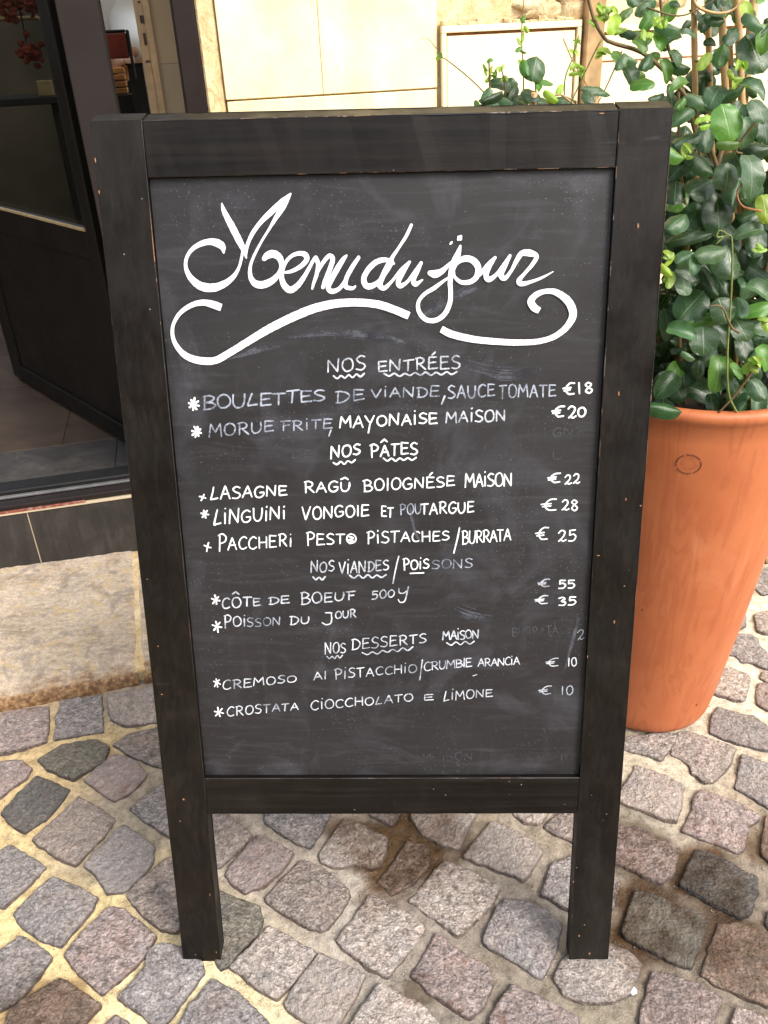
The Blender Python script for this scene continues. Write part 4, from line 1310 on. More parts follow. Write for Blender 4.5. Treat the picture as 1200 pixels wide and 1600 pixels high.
def BF(x, y, z):
    """front panel frame: x from left edge, y through the board (0 = front face, + = back), z up along it"""
    return np.array([x - W_B / 2, z * sl + y * cl, z * cl - y * sl])


SW = 0.0590          # stile width
RT, RB0, RB1 = 1.1230, 0.2665, 0.3262
TB = 0.026
mats_v = [m_wood_v, m_worn]; mats_h = [m_wood_h, m_worn]


def wood(name, a, b, mats, parent=board, topslope=0.0, bev=0.0007):
    """bevelled board member with a slightly irregular arris"""
    t = bmesh.new()
    N = 30
    ax = 2 if abs(b[2] - a[2]) > abs(b[0] - a[0]) else 0
    rings = []
    for k in range(N + 1):
        f = k / N
        p = [0, 0, 0]
        p[ax] = a[ax] + (b[ax] - a[ax]) * f
        oth = [i for i in (0, 1, 2) if i != ax]
        ring = []
        cs = [(0, 0), (1, 0), (1, 1), (0, 1)]
        for ci, (c0_, c1_) in enumerate(cs):
            for dd in ((bev, 0), (0, bev)) if ci in (0, 2) else ((0, bev), (bev, 0)):
                q = list(p)
                lo = [a[oth[0]], a[oth[1]]]; hi = [b[oth[0]], b[oth[1]]]
                w_ = 1 + 1.3 * noise.noise(Vector((p[ax] * 45 + ci * 9, a[0] * 7, a[2] * 5 + ci)))
                q[oth[0]] = (lo[0] + dd[0] * w_) if c0_ == 0 else (hi[0] - dd[0] * w_)
                q[oth[1]] = (lo[1] + dd[1] * w_) if c1_ == 0 else (hi[1] - dd[1] * w_)
                if k == N and ax == 2 and topslope: q[2] += topslope * (q[1] - a[1])
                if ax == 0 and topslope and q[2] > (a[2] + b[2]) / 2: q[2] += topslope * (q[1] - a[1])
                ring.append(t.verts.new(tuple(BF(*q))))
        rings.append(ring)
    for k in range(N):
        for i in range(8):
            f_ = t.faces.new((rings[k][i], rings[k][(i + 1) % 8], rings[k + 1][(i + 1) % 8], rings[k + 1][i]))
            f_.material_index = 1 if i % 2 == 0 else 0
    t.faces.new(rings[0]); t.faces.new(rings[-1])
    bmesh.ops.recalc_face_normals(t, faces=t.faces[:])
    return bm_obj(name, t, mats, parent)


TS = 0.43
wood('stile', (0, 0, 0), (SW, TB, H_B), mats_v, topslope=TS)
wood('stile', (W_B - SW, 0, 0), (W_B, TB, H_B), mats_v, topslope=TS)
wood('top_rail', (SW + 0.0008, 0.0003, RT), (W_B - SW - 0.0008, TB, H_B - 0.0006), mats_h, topslope=TS)
wood('bottom_rail', (SW + 0.0006, 0.0004, RB0), (W_B - SW - 0.0006, TB, RB1), mats_h)
REC = 0.0085
pan = box('blackboard_panel', BF, (SW + 0.0002, REC, RB1 + 0.0002), (W_B - SW - 0.0002, REC + 0.006, RT - 0.0002), m_panel, board)

# back frame of the A, hinged at the top
YB = 2 * H_B * sl + 0.02


def BK(x, y, z):
    return np.array([x - W_B / 2, YB + 0.050 - z * sl - y * cl, z * cl - y * sl])


for nm, a, b, m in (('back_stile', (0.002, 0, 0), (SW, TB, H_B - 0.02), m_wood_v), ('back_stile', (W_B - SW, 0, 0), (W_B - 0.002, TB, H_B - 0.02), m_wood_v),
                    ('back_rail', (SW + 0.001, 0.001, RT - 0.02), (W_B - SW - 0.001, TB, H_B - 0.021), m_wood_h), ('back_rail', (SW + 0.001, 0.001, RB0), (W_B - SW - 0.001, TB, RB1), m_wood_h),
                    ('back_panel', (SW + 0.001, 0.010, RB1 + 0.001), (W_B - SW - 0.001, 0.016, RT - 0.021), m_panel)):
    box(nm, BK, a, b, m, board, bevel=0.001)
for x in (0.12, W_B - 0.16):
    bm = bmesh.new()
    q0 = BF(x, TB + 0.001, H_B - 0.05); q1 = BF(x + 0.04, TB + 0.001, H_B - 0.05)
    tube(bm, [q0 + np.array([0, 0.006, 0]), q1 + np.array([0, 0.006, 0])], 0.005, 8)
    bm_obj('hinge', bm, m_alu, board)
for x in (0.03, W_B - 0.03):
    bm = bmesh.new()
    a_ = BF(x, TB, 0.42); b_ = BK(x, TB, 0.42)
    tube(bm, [a_ + (b_ - a_) * t + np.array([0, 0, -0.03 * math.sin(math.pi * t)]) for t in np.linspace(0, 1, 9)], 0.0018, 5)
    bm_obj('stay_chain', bm, m_alu, board)

# wood chips knocked off the frame, bare wood showing
CHIPS = [(149, 250, 2, 8), (155, 300, 2, 7), (997, 353, 3, 9), (967, 615, 3, 8), (960, 972, 3, 7), (1001, 790, 3, 3), (287, 1249, 4, 4), (328, 1398, 2, 7), (338, 1488, 2, 6),
         (918, 1026, 2, 6), (978, 780, 2, 6), (913, 1445, 3, 4), (921, 1490, 4, 7), (905, 1462, 3, 5), (896, 1378, 3, 4), (247, 1010, 3, 3), (253, 1085, 4, 3), (935, 868, 6, 2),
         (230, 905, 4, 2), (940, 152 + 25, 8, 2), (576, 179, 3, 3)]


def bplane(px, py, off):
    nb = np.array([0, -cl, sl])
    q = hit(px, py, BF(0, off, 0), nb)
    return float(q[0] + W_B / 2), float((q - BF(0, off, 0)) @ np.array([0, sl, cl]))


bm = bmesh.new()
for px, py, w_, h_ in CHIPS:
    cx_, cz_ = bplane(px, py, -0.0003)
    s_ = 1 / 1400
    K = 7
    vs = []
    for k in range(K):
        t = 2 * math.pi * k / K
        r = random.uniform(0.6, 1.1)
        vs.append(bm.verts.new(tuple(BF(cx_ + math.cos(t) * w_ * s_ * r * 0.6, -0.0003, cz_ + math.sin(t) * h_ * s_ * r * 0.6))))
    bm.faces.new(vs)
m_bare = mat_plain('bare_wood', (0.26, 0.13, 0.07), 0.7, 0.5, 200, 0.5, 300)
o = bm_obj('paint_chips', bm, m_bare, board)
o['kind'] = 'stuff'

# ------------------------------------------------------------------ lettering
CH_OFF = REC - 0.0004


def ribbon(bm, pts, widths, off, jit=0.05, cap=True):
    """chalk stroke on the sheet; pts in panel coordinates (x, z)"""
    n = len(pts)
    if n < 2: return
    P = [np.array(p, float) for p in pts]
    top = []
    for i in range(n):
        t = P[min(i + 1, n - 1)] - P[max(i - 1, 0)]
        L = np.linalg.norm(t)
        t = t / L if L > 1e-9 else np.array([1, 0])
        s_ = np.array([-t[1], t[0]])
        w_ = widths[i] / 2
        wl = w_ * (1 + random.uniform(-jit, jit)); wr_ = w_ * (1 + random.uniform(-jit, jit))
        o_ = off - 0.00012 * i / n
        top.append((bm.verts.new(tuple(BF(P[i][0] + s_[0] * wl, o_, P[i][1] + s_[1] * wl))),
                    bm.verts.new(tuple(BF(P[i][0] - s_[0] * wr_, o_, P[i][1] - s_[1] * wr_))), t, o_))
    for i in range(n - 1):
        bm.faces.new((top[i][0], top[i][1], top[i + 1][1], top[i + 1][0]))
    if cap:
        for i, sg in ((0, -1), (n - 1, 1)):
            a, b, t, o_ = top[i]
            w_ = widths[i] / 2
            c = P[i]
            s_ = np.array([-t[1], t[0]])
            vs = [a]
            for k in (1, 2, 3):
                q = math.pi * k / 4
                p = c + s_ * math.cos(q) * w_ + t * sg * math.sin(q) * w_
                vs.append(bm.verts.new(tuple(BF(p[0], o_, p[1]))))
            vs.append(b)
            try: bm.faces.new(vs)
            except ValueError: pass


def dense(pts, step):
    """resample polyline rows (any columns) at a given step of its first two columns"""
    pts = [np.array(p, float) for p in pts]
    out = [pts[0]]
    for a, b in zip(pts[:-1], pts[1:]):
        L = np.linalg.norm((b - a)[:2])
        k = max(1, int(L / step))
        for q in range(1, k + 1): out.append(a + (b - a) * q / k)
    return out


# stroke letters: unit height, polylines; 'c' = curve, 'l' = straight
G = {
 'A': (0.78, [('l', [(0.0, 0), (0.40, 1.0), (0.76, 0.0)]), ('l', [(0.16, 0.36), (0.66, 0.38)])]),
 'B': (0.74, [('l', [(0.10, 1.0), (0.10, 0.0)]), ('c', [(0.0, 0.98), (0.35, 1.03), (0.64, 0.82), (0.48, 0.58), (0.12, 0.52), (0.5, 0.50), (0.76, 0.28), (0.52, 0.03), (0.05, 0.0)])]),
 'C': (0.70, [('c', [(0.68, 0.88), (0.45, 1.0), (0.14, 0.82), (0.02, 0.45), (0.14, 0.10), (0.42, 0.0), (0.70, 0.12)])]),
 'D': (0.80, [('l', [(0.16, 0.95), (0.14, 0.02)]), ('c', [(0.0, 0.97), (0.34, 1.0), (0.70, 0.80), (0.80, 0.48), (0.62, 0.14), (0.30, 0.0), (0.04, 0.02)])]),
 'E': (0.66, [('l', [(0.62, 0.97), (0.06, 1.0), (0.04, 0.0), (0.66, 0.03)]), ('l', [(0.05, 0.50), (0.55, 0.54)])]),
 'F': (0.66, [('l', [(0.70, 1.0), (0.0, 0.96)]), ('l', [(0.20, 0.97), (0.20, 0.0)]), ('l', [(0.20, 0.50), (0.60, 0.54)])]),
 'G': (0.76, [('c', [(0.70, 0.88), (0.46, 1.0), (0.14, 0.82), (0.02, 0.45), (0.16, 0.08), (0.46, 0.0), (0.72, 0.20), (0.74, 0.44)]), ('l', [(0.74, 0.46), (0.42, 0.44)])]),
 'H': (0.76, [('l', [(0.05, 1.0), (0.05, 0.0)]), ('l', [(0.70, 1.0), (0.70, 0.0)]), ('l', [(0.05, 0.50), (0.70, 0.50)])]),
 'I': (0.20, [('l', [(0.10, 0.98), (0.10, 0.0)])]),
 'i': (0.24, [('l', [(0.10, 0.78), (0.10, 0.0)]), ('l', [(0.11, 1.12), (0.13, 1.16)])]),
 'J': (0.66, [('l', [(0.20, 1.0), (0.52, 1.0)]), ('c', [(0.50, 1.0), (0.52, 0.40), (0.44, 0.04), (0.20, -0.10), (0.0, 0.08)])]),
 'L': (0.62, [('c', [(0.28, 1.0), (0.16, 0.55), (0.02, 0.04), (0.08, -0.02)]), ('l', [(0.06, 0.0), (0.58, 0.08)])]),
 'l': (0.20, [('l', [(0.10, 1.0), (0.10, 0.0)])]),
 'M': (0.92, [('l', [(0.0, 0.0), (0.08, 1.0), (0.44, 0.36), (0.80, 1.0), (0.90, 0.0)])]),
 'N': (0.82, [('l', [(0.02, 0.0), (0.06, 1.0), (0.70, 0.02), (0.76, 1.02)])]),
 'O': (0.80, [('c', [(0.40, 1.0), (0.12, 0.85), (0.02, 0.46), (0.16, 0.08), (0.44, 0.0), (0.72, 0.18), (0.78, 0.58), (0.62, 0.92), (0.38, 1.0)])]),
 'P': (0.70, [('l', [(0.12, 0.98), (0.14, -0.06)]), ('c', [(0.0, 0.96), (0.36, 1.05), (0.68, 0.84), (0.56, 0.54), (0.14, 0.44)])]),
 'R': (0.76, [('l', [(0.10, 0.98), (0.10, 0.0)]), ('c', [(0.0, 0.96), (0.36, 1.04), (0.64, 0.82), (0.50, 0.54), (0.12, 0.48)]), ('l', [(0.28, 0.50), (0.74, -0.02)])]),
 'S': (0.64, [('c', [(0.60, 0.92), (0.32, 1.02), (0.06, 0.80), (0.22, 0.56), (0.50, 0.44), (0.62, 0.22), (0.38, 0.0), (0.02, 0.06)])]),
 'T': (0.70, [('l', [(0.0, 0.97), (0.72, 1.0)]), ('l', [(0.34, 0.98), (0.32, 0.0)])]),
 'U': (0.76, [('c', [(0.04, 1.0), (0.04, 0.35), (0.22, 0.02), (0.50, 0.04), (0.68, 0.36), (0.72, 1.0)]), ('l', [(0.71, 0.98), (0.73, 0.60)])]),
 'V': (0.74, [('l', [(0.0, 1.0), (0.34, 0.0), (0.72, 1.0)])]),
 'Y': (0.76, [('l', [(0.0, 1.0), (0.34, 0.42)]), ('l', [(0.74, 1.0), (0.40, 0.30), (0.22, -0.55)])]),
 'g': (0.72, [('c', [(0.05, 0.95), (0.08, 0.50), (0.36, 0.42), (0.62, 0.70)]), ('c', [(0.66, 1.0), (0.56, 0.3), (0.42, -0.42), (0.12, -0.50), (0.02, -0.2)])]),
 ',': (0.20, [('l', [(0.14, 0.12), (0.0, -0.45)])]),
 '/': (0.5, [('l', [(0.45, 1.4), (0.0, -0.6)])]),
 '0': (0.66, [('c', [(0.34, 1.0), (0.08, 0.80), (0.02, 0.42), (0.14, 0.06), (0.38, 0.0), (0.60, 0.22), (0.64, 0.62), (0.50, 0.95), (0.32, 1.0)])]),
 '1': (0.26, [('l', [(0.12, 1.0), (0.12, 0.0)])]),
 '2': (0.66, [('c', [(0.02, 0.78), (0.26, 1.0), (0.54, 0.86), (0.44, 0.46), (0.02, 0.02)]), ('c', [(0.02, 0.02), (0.2, 0.12), (0.4, 0.0), (0.64, 0.10)])]),
 '3': (0.62, [('c', [(0.02, 0.92), (0.34, 1.02), (0.54, 0.80), (0.22, 0.54), (0.58, 0.38), (0.46, 0.04), (0.02, 0.06)])]),
 '5': (0.66, [('l', [(0.60, 0.98), (0.12, 1.0), (0.10, 0.56)]), ('c', [(0.10, 0.56), (0.42, 0.62), (0.62, 0.36), (0.42, 0.02), (0.02, 0.02)])]),
 '8': (0.64, [('c', [(0.50, 0.90), (0.26, 1.02), (0.06, 0.80), (0.30, 0.54), (0.58, 0.28), (0.36, 0.0), (0.06, 0.18), (0.26, 0.52), (0.54, 0.78), (0.46, 0.94)])]),
 '€': (1.0, [('c', [(0.98, 0.98), (0.62, 0.98), (0.30, 0.70), (0.26, 0.34), (0.48, 0.04), (0.92, 0.06)]), ('l', [(0.0, 0.56), (0.66, 0.60)]), ('l', [(0.06, 0.36), (0.62, 0.40)])]),
 ' ': (0.4, []),
}
MATS = dict(b=m_ch_bold, n=m_ch, t=m_ch_thin, g=m_ch_ghost, s=m_smudge)


def px2b(px, py, off=CH_OFF):
    return np.array(bplane(px, py, off))


def write(text, x0, y0, x1, y1, h0, h1=None, kind='n', wpx=3.3, accents='', name='chalk_word', skew=0.0, tall=None, gap=0.20):
    """one word between two baseline pixels, cap height in pixels at both ends"""
    h1 = h0 if h1 is None else h1
    tot = sum(G[c][0] for c in text) + gap * (len(text) - 1)
    bm = bmesh.new()
    x = 0.0
    offs = CH_OFF
    for i, c in enumerate(text):
        adv, strokes = G[c]
        jy, jh, js = random.uniform(-0.05, 0.05), random.uniform(0.94, 1.08), random.uniform(-0.05, 0.05)
        if tall and i in tall: jh *= tall[i]
        strokes = list(strokes)
        if accents and i < len(accents):
            a = accents[i]
            if a == "'": strokes.append(('l', [(0.28, 1.18), (0.52, 1.42)]))
            if a == '^': strokes.append(('l', [(0.05, 1.32), (0.36, 1.56), (0.62, 1.34)]))
            if a == '-': strokes.append(('l', [(0.10, 1.22), (0.60, 1.24)]))
        for si, (tp, pts) in enumerate(strokes):
            q = []
            for (a, b) in pts:
                a2 = a + random.uniform(-0.02, 0.02); b2 = b * jh + jy + random.uniform(-0.02, 0.02)
                f = (x + a2) / tot
                hh = h0 + (h1 - h0) * f
                bx = x0 + (x1 - x0) * f + (skew + js) * b2 * hh * 0.6
                by = y0 + (y1 - y0) * f - b2 * hh
                q.append((bx, by))
            q = catmull(q, 6) if tp == 'c' else q
            q = dense(q, 1.6)
            wp = [px2b(a, b) for a, b in q]
            n = len(wp)
            ws = []
            for k in range(n):
                f = k / max(1, n - 1)
                w_ = wpx * 0.82 * (0.88 + 0.2 * noise.noise(Vector((q[k][0] * 0.11, q[k][1] * 0.11, si))) + 0.12 * math.sin(f * 3.1))
                ws.append(w_ / 1330)
            ribbon(bm, wp, ws, offs - 0.00002 * si - 0.000004 * (i % 5), jit=0.14)
        x += adv + gap
    o = bm_obj(name, bm, MATS[kind], board)
    return o


def stroke(pts, wpx, kind='n', name='chalk_stroke', curve=True, jit=0.10):
    bm = bmesh.new()
    q = [np.array(p, float) for p in (catmull(pts, 6) if curve else pts)]
    q = dense(q, 2.0)
    ribbon(bm, [px2b(p[0], p[1]) for p in q], [wpx * (0.9 + 0.25 * noise.noise(Vector((p[0] * 0.1, p[1] * 0.1, 2)))) / 1330 for p in q], CH_OFF - 0.00003, jit)
    return bm_obj(name, bm, MATS[kind], board)


def wavy(x0, y0, x1, y1, amp=2.4, n=5, kind='n', w_=3.0):
    pts = []
    for k in range(n * 2 + 1):
        f = k / (n * 2)
        pts.append((x0 + (x1 - x0) * f, y0 + (y1 - y0) * f + (amp if k % 2 else -amp) * random.uniform(0.6, 1.1)))
    stroke(pts, w_, kind, 'underline')


def star(x, y, r, kind='b', n=3, w_=2.8):
    bm = bmesh.new()
    for k in range(n):
        a = math.pi * (k + 0.25) / n + random.uniform(-0.15, 0.15)
        p0 = (x - math.cos(a) * r * 0.9, y - math.sin(a) * r * random.uniform(0.85, 1.2)); p1 = (x + math.cos(a) * r * 0.9, y + math.sin(a) * r * random.uniform(0.85, 1.3))
        q = dense([p0, (x + random.uniform(-1, 1), y + random.uniform(-1, 1)), p1], 1.6)
        ribbon(bm, [px2b(*p) for p in q], [w_ / 1330 * random.uniform(0.85, 1.15) for _ in q], CH_OFF - 0.00003 * k, 0.15)
    bm_obj('asterisk', bm, MATS[kind], board)


# --- headings and dishes
write('NOS', 512, 582, 571, 578, 20, kind='n', wpx=3.2); write('ENTREES', 591, 580, 719, 575, 15, 19, accents="    '  ", wpx=3.3)
wavy(521, 590, 569, 586, n=4); wavy(600, 586, 714, 583, n=7)
star(303, 632, 9, n=4, w_=3.4)
write('BOULETTES', 317, 640, 507, 626, 20, 17, 't', 3.5, gap=0.12); write('DE', 524, 630, 569, 624, 19, 14, 't', 3.2); write('ViANDE', 580, 621, 686, 620, 14, 17, 't', 3.2)
stroke([(695, 619), (690, 631)], 3.0, curve=False, name='comma')
write('SAUCE', 700, 622, 773, 619, 19, 18, 't', 3.3); write('TOMATE', 780, 622, 868, 619, 20, 17, 't', 3.0)
write('€', 880, 616, 898, 615, 18, kind='b', wpx=3.6); write('18', 903, 615, 926, 614, 17, kind='b', wpx=3.5, gap=0.35)
star(307, 675, 8, n=4, w_=3.2)
write('MORUE', 327, 683, 427, 674, 20, 16, 't', 3.3); write('FRiTE', 439, 673, 519, 669, 15, 14, 't', 3.1)
stroke([(517, 672), (514, 681)], 2.8, curve=False, name='comma')
write('MAYONAiSE', 531, 669, 683, 661, 17, 16, 'b', 3.4); write('MAiSON', 697, 660, 790, 658, 17, 17, 'n', 3.4)
write('€', 863, 652, 882, 651, 15, kind='b', wpx=4.0); write('20', 888, 653, 915, 650, 18, 13, 'b', 3.8, gap=0.15)
write('NOS', 517, 716, 563, 709, 20, 15, 'b', 3.6); write('PATES', 579, 713, 652, 709, 18, 17, 'b', 3.5, accents=' ^   ')
wavy(521, 725, 555, 720, n=3, kind='b'); wavy(599, 718, 650, 717, n=4, kind='b')
star(316.5, 777, 5.5, n=2)
write('LASAGNE', 329, 781, 448, 774, 20, 14, 'b', 3.3); write('RAGU', 476, 770, 547, 767, 17, 14, 'b', 3.3, accents='   ^'); write('BOlOGNESE', 568, 768, 710, 759, 18, 15, 'b', 3.2, accents="      '  ")
write('MAiSON', 727, 761, 800, 758, 20, 19, 'b', 3.2, gap=0.1); write('€', 856, 755, 876, 754, 15, kind='b', wpx=3.5); write('22', 883, 756, 906, 755, 13, 14, 'b', 3.2)
star(320, 803, 6.5, n=3)
write('LiNGUiNi', 334, 820, 446, 810, 22, 17, 'b', 3.4); write('VONGOlE', 472, 812, 576, 805, 20, 16, 'b', 3.3); write('ET', 596, 807, 614, 808, 15, kind='b', wpx=3.0)
write('POU', 625, 804, 658, 802, 16, kind='t', wpx=2.6); write('TARGUE', 658, 804, 740, 800, 17, 16, 'b', 3.2); write('€', 846, 798, 870, 797, 18, kind='b', wpx=3.2); write('28', 878, 797, 903, 797, 16, kind='b', wpx=3.1)
star(324.5, 854, 6, n=2, w_=2.5)
write('PACCHERi', 341, 860, 456, 853, 20, 17, 'b', 3.0, tall={0: 1.15}); write('PESTO', 479, 852, 556, 849, 18, 13, 'b', 3.1)
stroke([(545, 838), (552, 841), (544, 844), (553, 846), (547, 849)], 3.4, 'b', 'scribble')
write('PiSTACHES', 573, 849, 702, 844, 17, 14, 'b', 3.0); stroke([(718, 825), (714, 845), (709, 864)], 2.8, 'b', 'slash'); write('BURRATA', 722, 850, 798, 844, 20, 16, 'b', 2.9, gap=0.08)
write('€', 837, 843, 857, 842, 18, kind='b', wpx=3.2); write('25', 873, 846, 900, 844, 17, kind='b', wpx=3.2)
write('NOS', 486, 895, 522, 892, 17, 15, 'n', 2.9); write('ViANDES', 530, 897, 607, 890, 18, 15, 'n', 3.0); stroke([(623, 869), (618, 890), (614, 911)], 2.6, 'n', 'slash')
write('POiS', 630, 890, 670, 888, 16, 13, 'b', 3.0); write('SONS', 675, 888, 738, 887, 13, kind='t', wpx=2.6)
wavy(489, 904, 508, 903, n=2); wavy(546, 901, 603, 900, n=4); stroke([(641, 896), (662, 895)], 2.8, 'b', 'underline', curve=False)
star(337, 937, 7, n=3)
write('COTE', 347, 951, 407, 945, 17, 11, 'n', 3.2, accents=' ^  ', tall={0: 1.0}); write('DE', 420, 945, 452, 942, 11, kind='n', wpx=3.0); write('BOEUF', 470, 944, 554, 936, 17, 12, 'n', 3.2)
write('500', 581, 936, 616, 932, 13, 11, 'n', 2.8); write('g', 622, 934, 640, 932, 15, kind='n', wpx=2.9)
write('€', 841, 918, 859, 917, 12, kind='n', wpx=3.2); write('55', 873, 919, 898, 918, 12, kind='b', wpx=3.2); write('€', 836, 944, 857, 943, 12, kind='n', wpx=3.0); write('35', 873, 946, 900, 945, 12, kind='b', wpx=3.2)
star(339, 978, 8, n=3, w_=3.0)
write('POi', 350, 980, 384, 978, 15, 14, 'n', 3.0, tall={0: 1.25}); write('SSON', 386, 979, 438, 977, 13, kind='t', wpx=2.7); write('DU', 453, 976, 483, 973, 12, 10, 'n', 2.9)
write('J', 503, 974, 523, 974, 17, kind='n', wpx=3.0); write('OUR', 524, 966, 556, 964, 11, kind='n', wpx=2.8)
write('NOS', 508, 1022, 540, 1019, 17, 14, 'n', 2.7); write('DESSERTS', 549, 1016, 666, 1003, 16, 13, 'n', 2.8); write('MAiSON', 692, 1000, 748, 997, 14, 13, 'n', 2.8, gap=0.1)
wavy(511, 1028, 535, 1026, n=3, w_=2.5); wavy(566, 1022, 645, 1013, n=5, w_=2.5); wavy(698, 1006, 741, 1004, n=3, w_=2.5)
star(339, 1067, 6, n=3, w_=2.3)
write('CREMOSO', 348, 1077, 463, 1065, 14, 10, 'n', 2.7); write('AI', 490, 1063, 510, 1060, 12, kind='n', wpx=2.6); write('PiSTACCHiO', 523, 1061, 651, 1050, 14, 12, 'n', 2.6)
stroke([(660, 1031), (658, 1046), (656, 1062)], 2.4, 'n', 'slash'); write('CRUMBIE', 663, 1048, 737, 1041, 13, 12, 'n', 2.5, gap=0.1); write('ARANCiA', 747, 1041, 812, 1038, 11, 12, 'n', 2.4, gap=0.08)
stroke([(739, 1056), (745, 1054)], 2.2, 'n', 'dash', curve=False)
write('€', 853, 1041, 873, 1040, 12, kind='n', wpx=2.5); write('10', 887, 1041, 901, 1040, 12, kind='n', wpx=2.5, gap=0.25)
star(342, 1113, 7.5, n=3, w_=2.5)
write('CROSTATA', 355, 1119, 466, 1109, 14, 11, 'n', 2.6); write('CiOCCHOLATO', 486, 1109, 645, 1095, 14, 11, 'n', 2.6); write('E', 663, 1094, 677, 1093, 8, kind='n', wpx=2.5)
write('LiMONE', 693, 1095, 769, 1088, 15, 11, 'n', 2.6); write('€', 842, 1086, 862, 1084, 13, kind='n', wpx=2.5); write('10', 877, 1086, 895, 1085, 13, kind='t', wpx=2.3, gap=0.3)
# half wiped older writing
write('GNA', 864, 682, 912, 680, 13, kind='g', wpx=2.4, name='wiped_word'); write('BURRATA', 800, 994, 872, 990, 12, kind='g', wpx=2.4, name='wiped_word'); write('€', 878, 997, 896, 995, 13, kind='g', wpx=2.2, name='wiped_word')
write('2', 902, 1000, 913, 997, 14, kind='t', wpx=1.6, name='wiped_word'); write('10', 876, 1190, 895, 1188, 12, kind='g', wpx=2.0, name='wiped_word'); write('DE', 455, 716, 487, 714, 10, kind='g', wpx=2.2, name='wiped_word')
write('MAiSON', 660, 1190, 738, 1187, 11, kind='g', wpx=2.0, name='wiped_word'); write('BURGER', 838, 861, 905, 856, 9, kind='g', wpx=1.8, name='wiped_word') if False else None
write('U', 864, 718, 880, 716, 13, kind='g', wpx=2.0, name='wiped_word')

# --- painted title
T1 = (240, 270, 3.158); T2 = (560, 270, 3.0)


def title(reg, pts, name='title_stroke', jit=0.045, grow=1.0):
    ox, oy, sc = reg
    q = catmull([(ox + a / sc, oy + b / sc, w_ / sc) for a, b, w_ in pts], 10)
    q = dense(q, 1.5)
    bm = bmesh.new()
    ribbon(bm, [px2b(p[0], p[1]) for p in q], [max(1.0, p[2]) * grow / 1392 * (1 + 0.03 * noise.noise(Vector((p[0] * 0.9, p[1] * 0.9, 1)))) for p in q], title.off, jit, cap=name != 'title_flourish')
    title.off -= 0.00006
    return bm_obj(name, bm, m_ch_bold, board)


title.off = CH_OFF - 0.0001
title(T1, [(346,394,10),(340,366,34),(318,348,40),(280,340,32),(235,350,26),(190,378,20),(163,420,17),(160,470,20),(185,520,32),(232,558,42),(290,567,42),(345,550,34),(392,515,24),(420,470,15),(434,420,14),(440,385,14)])
title(T1, [(337,152,8),(348,190,24),(385,262,34),(420,330,34),(446,382,26),(458,420,8)])
title(T1, [(455,408,12),(462,360,18),(485,305,20),(525,248,22),(575,198,28),(630,148,30),(662,120,22),(676,104,10)])
title(T1, [(668,118,16),(640,165,28),(605,220,22),(572,275,13),(532,340,12),(498,405,14),(478,460,16),(478,510,24),(500,545,34),(540,552,38),(585,532,32),(618,498,24),(632,460,24),(622,420,34),(592,400,38),(562,408,34),(546,424,24)])
title(T1, [(640,492,10),(680,486,18),(725,462,22),(755,430,26),(748,404,28),(715,398,22),(675,415,18),(645,455,18),(632,510,24),(645,555,32),(675,578,34),(712,555,28),(745,510,22),(772,462,18),(792,425,16)])
title(T1, [(800,420,24),(812,450,22),(805,500,20),(790,545,16),(783,572,10)])
title(T1, [(792,530,10),(815,480,16),(842,435,20),(868,410,22),(884,424,24),(872,470,24),(850,525,24),(836,565,20)])
title(T1, [(838,562,14),(870,520,10),(905,465,16),(935,425,18),(952,408,10)])
title(T1, [(950,412,12),(915,465,22),(880,525,24),(862,565,26),(880,585,26),(920,568,20),(958,510,16),(990,455,16),(1012,418,18)])
title(T1, [(1012,416,16),(980,465,22),(952,520,22),(948,560,24),(980,570,18),(996,560,10)])
title(T2, [(165,425,14),(130,408,22),(85,418,26),(45,455,26),(25,500,26),(42,532,30),(80,522,24),(118,485,16),(148,440,16),(160,412,14)])
title(T2, [(248,245,15),(225,295,16),(190,350,14),(160,395,18),(135,440,24),(112,490,26),(100,525,28),(122,540,22),(160,505,14),(200,455,16),(240,418,14)])
title(T2, [(238,420,14),(210,465,22),(188,508,24),(195,530,24),(228,512,16),(262,465,14),(294,422,14)])
title(T2, [(294,422,16),(275,460,24),(258,500,24),(268,522,24),(300,502,8)])
title(T2, [(336,470,26),(360,474,38),(390,462,28),(420,435,18),(455,405,16)])
title(T2, [(478,342,10),(470,370,24),(455,410,36),(438,455,30),(430,510,24),(432,560,22),(428,610,24),(405,660,24),(365,690,24),(318,688,24),(284,650,22),(282,605,18),(310,568,18),(355,540,20),(395,510,14),(425,490,12)])
title(T2, [(468,312,14),(474,306,28),(480,298,14)]); title(T2, [(430,334,8),(434,330,12),(438,324,8)])
title(T2, [(446,440,18),(472,412,26),(512,402,30),(548,420,32),(562,455,30),(550,492,26),(520,512,24),(480,512,20),(452,488,14),(446,462,12)])
title(T2, [(545,500,10),(575,470,18),(605,430,16),(640,398,16)])
title(T2, [(640,398,14),(612,440,24),(598,480,26),(612,500,26),(648,475,18),(682,430,18),(710,388,14)])
title(T2, [(710,390,14),(688,430,24),(668,475,28),(685,495,22),(715,460,16),(742,410,22),(765,378,26),(800,376,32),(834,390,22),(818,425,20),(780,470,16),(752,505,24),(765,520,24),(810,510,16),(862,490,12),(912,463,4)])
title(T1, [(335,665,38),(295,650,38),(240,640,30),(180,657,25),(125,700,20),(95,765,18),(105,835,24),(155,898,34),(225,925,40),(305,925,38),(380,885,36),(470,830,38),(570,770,42),(680,715,44),(790,670,44),(900,645,42),(1010,640,40),(1110,650,40),(1190,676,40),(1260,705,40)], 'title_flourish')
title(T2, [(388,732,34),(440,757,36),(540,780,34),(640,790,32),(740,795,30),(840,790,28),(915,768,28),(975,722,32),(1005,665,38),(985,605,38),(930,562,30),(880,555,24),(835,570,28),(808,600,34),(822,630,36),(848,646,30)], 'title_flourish')


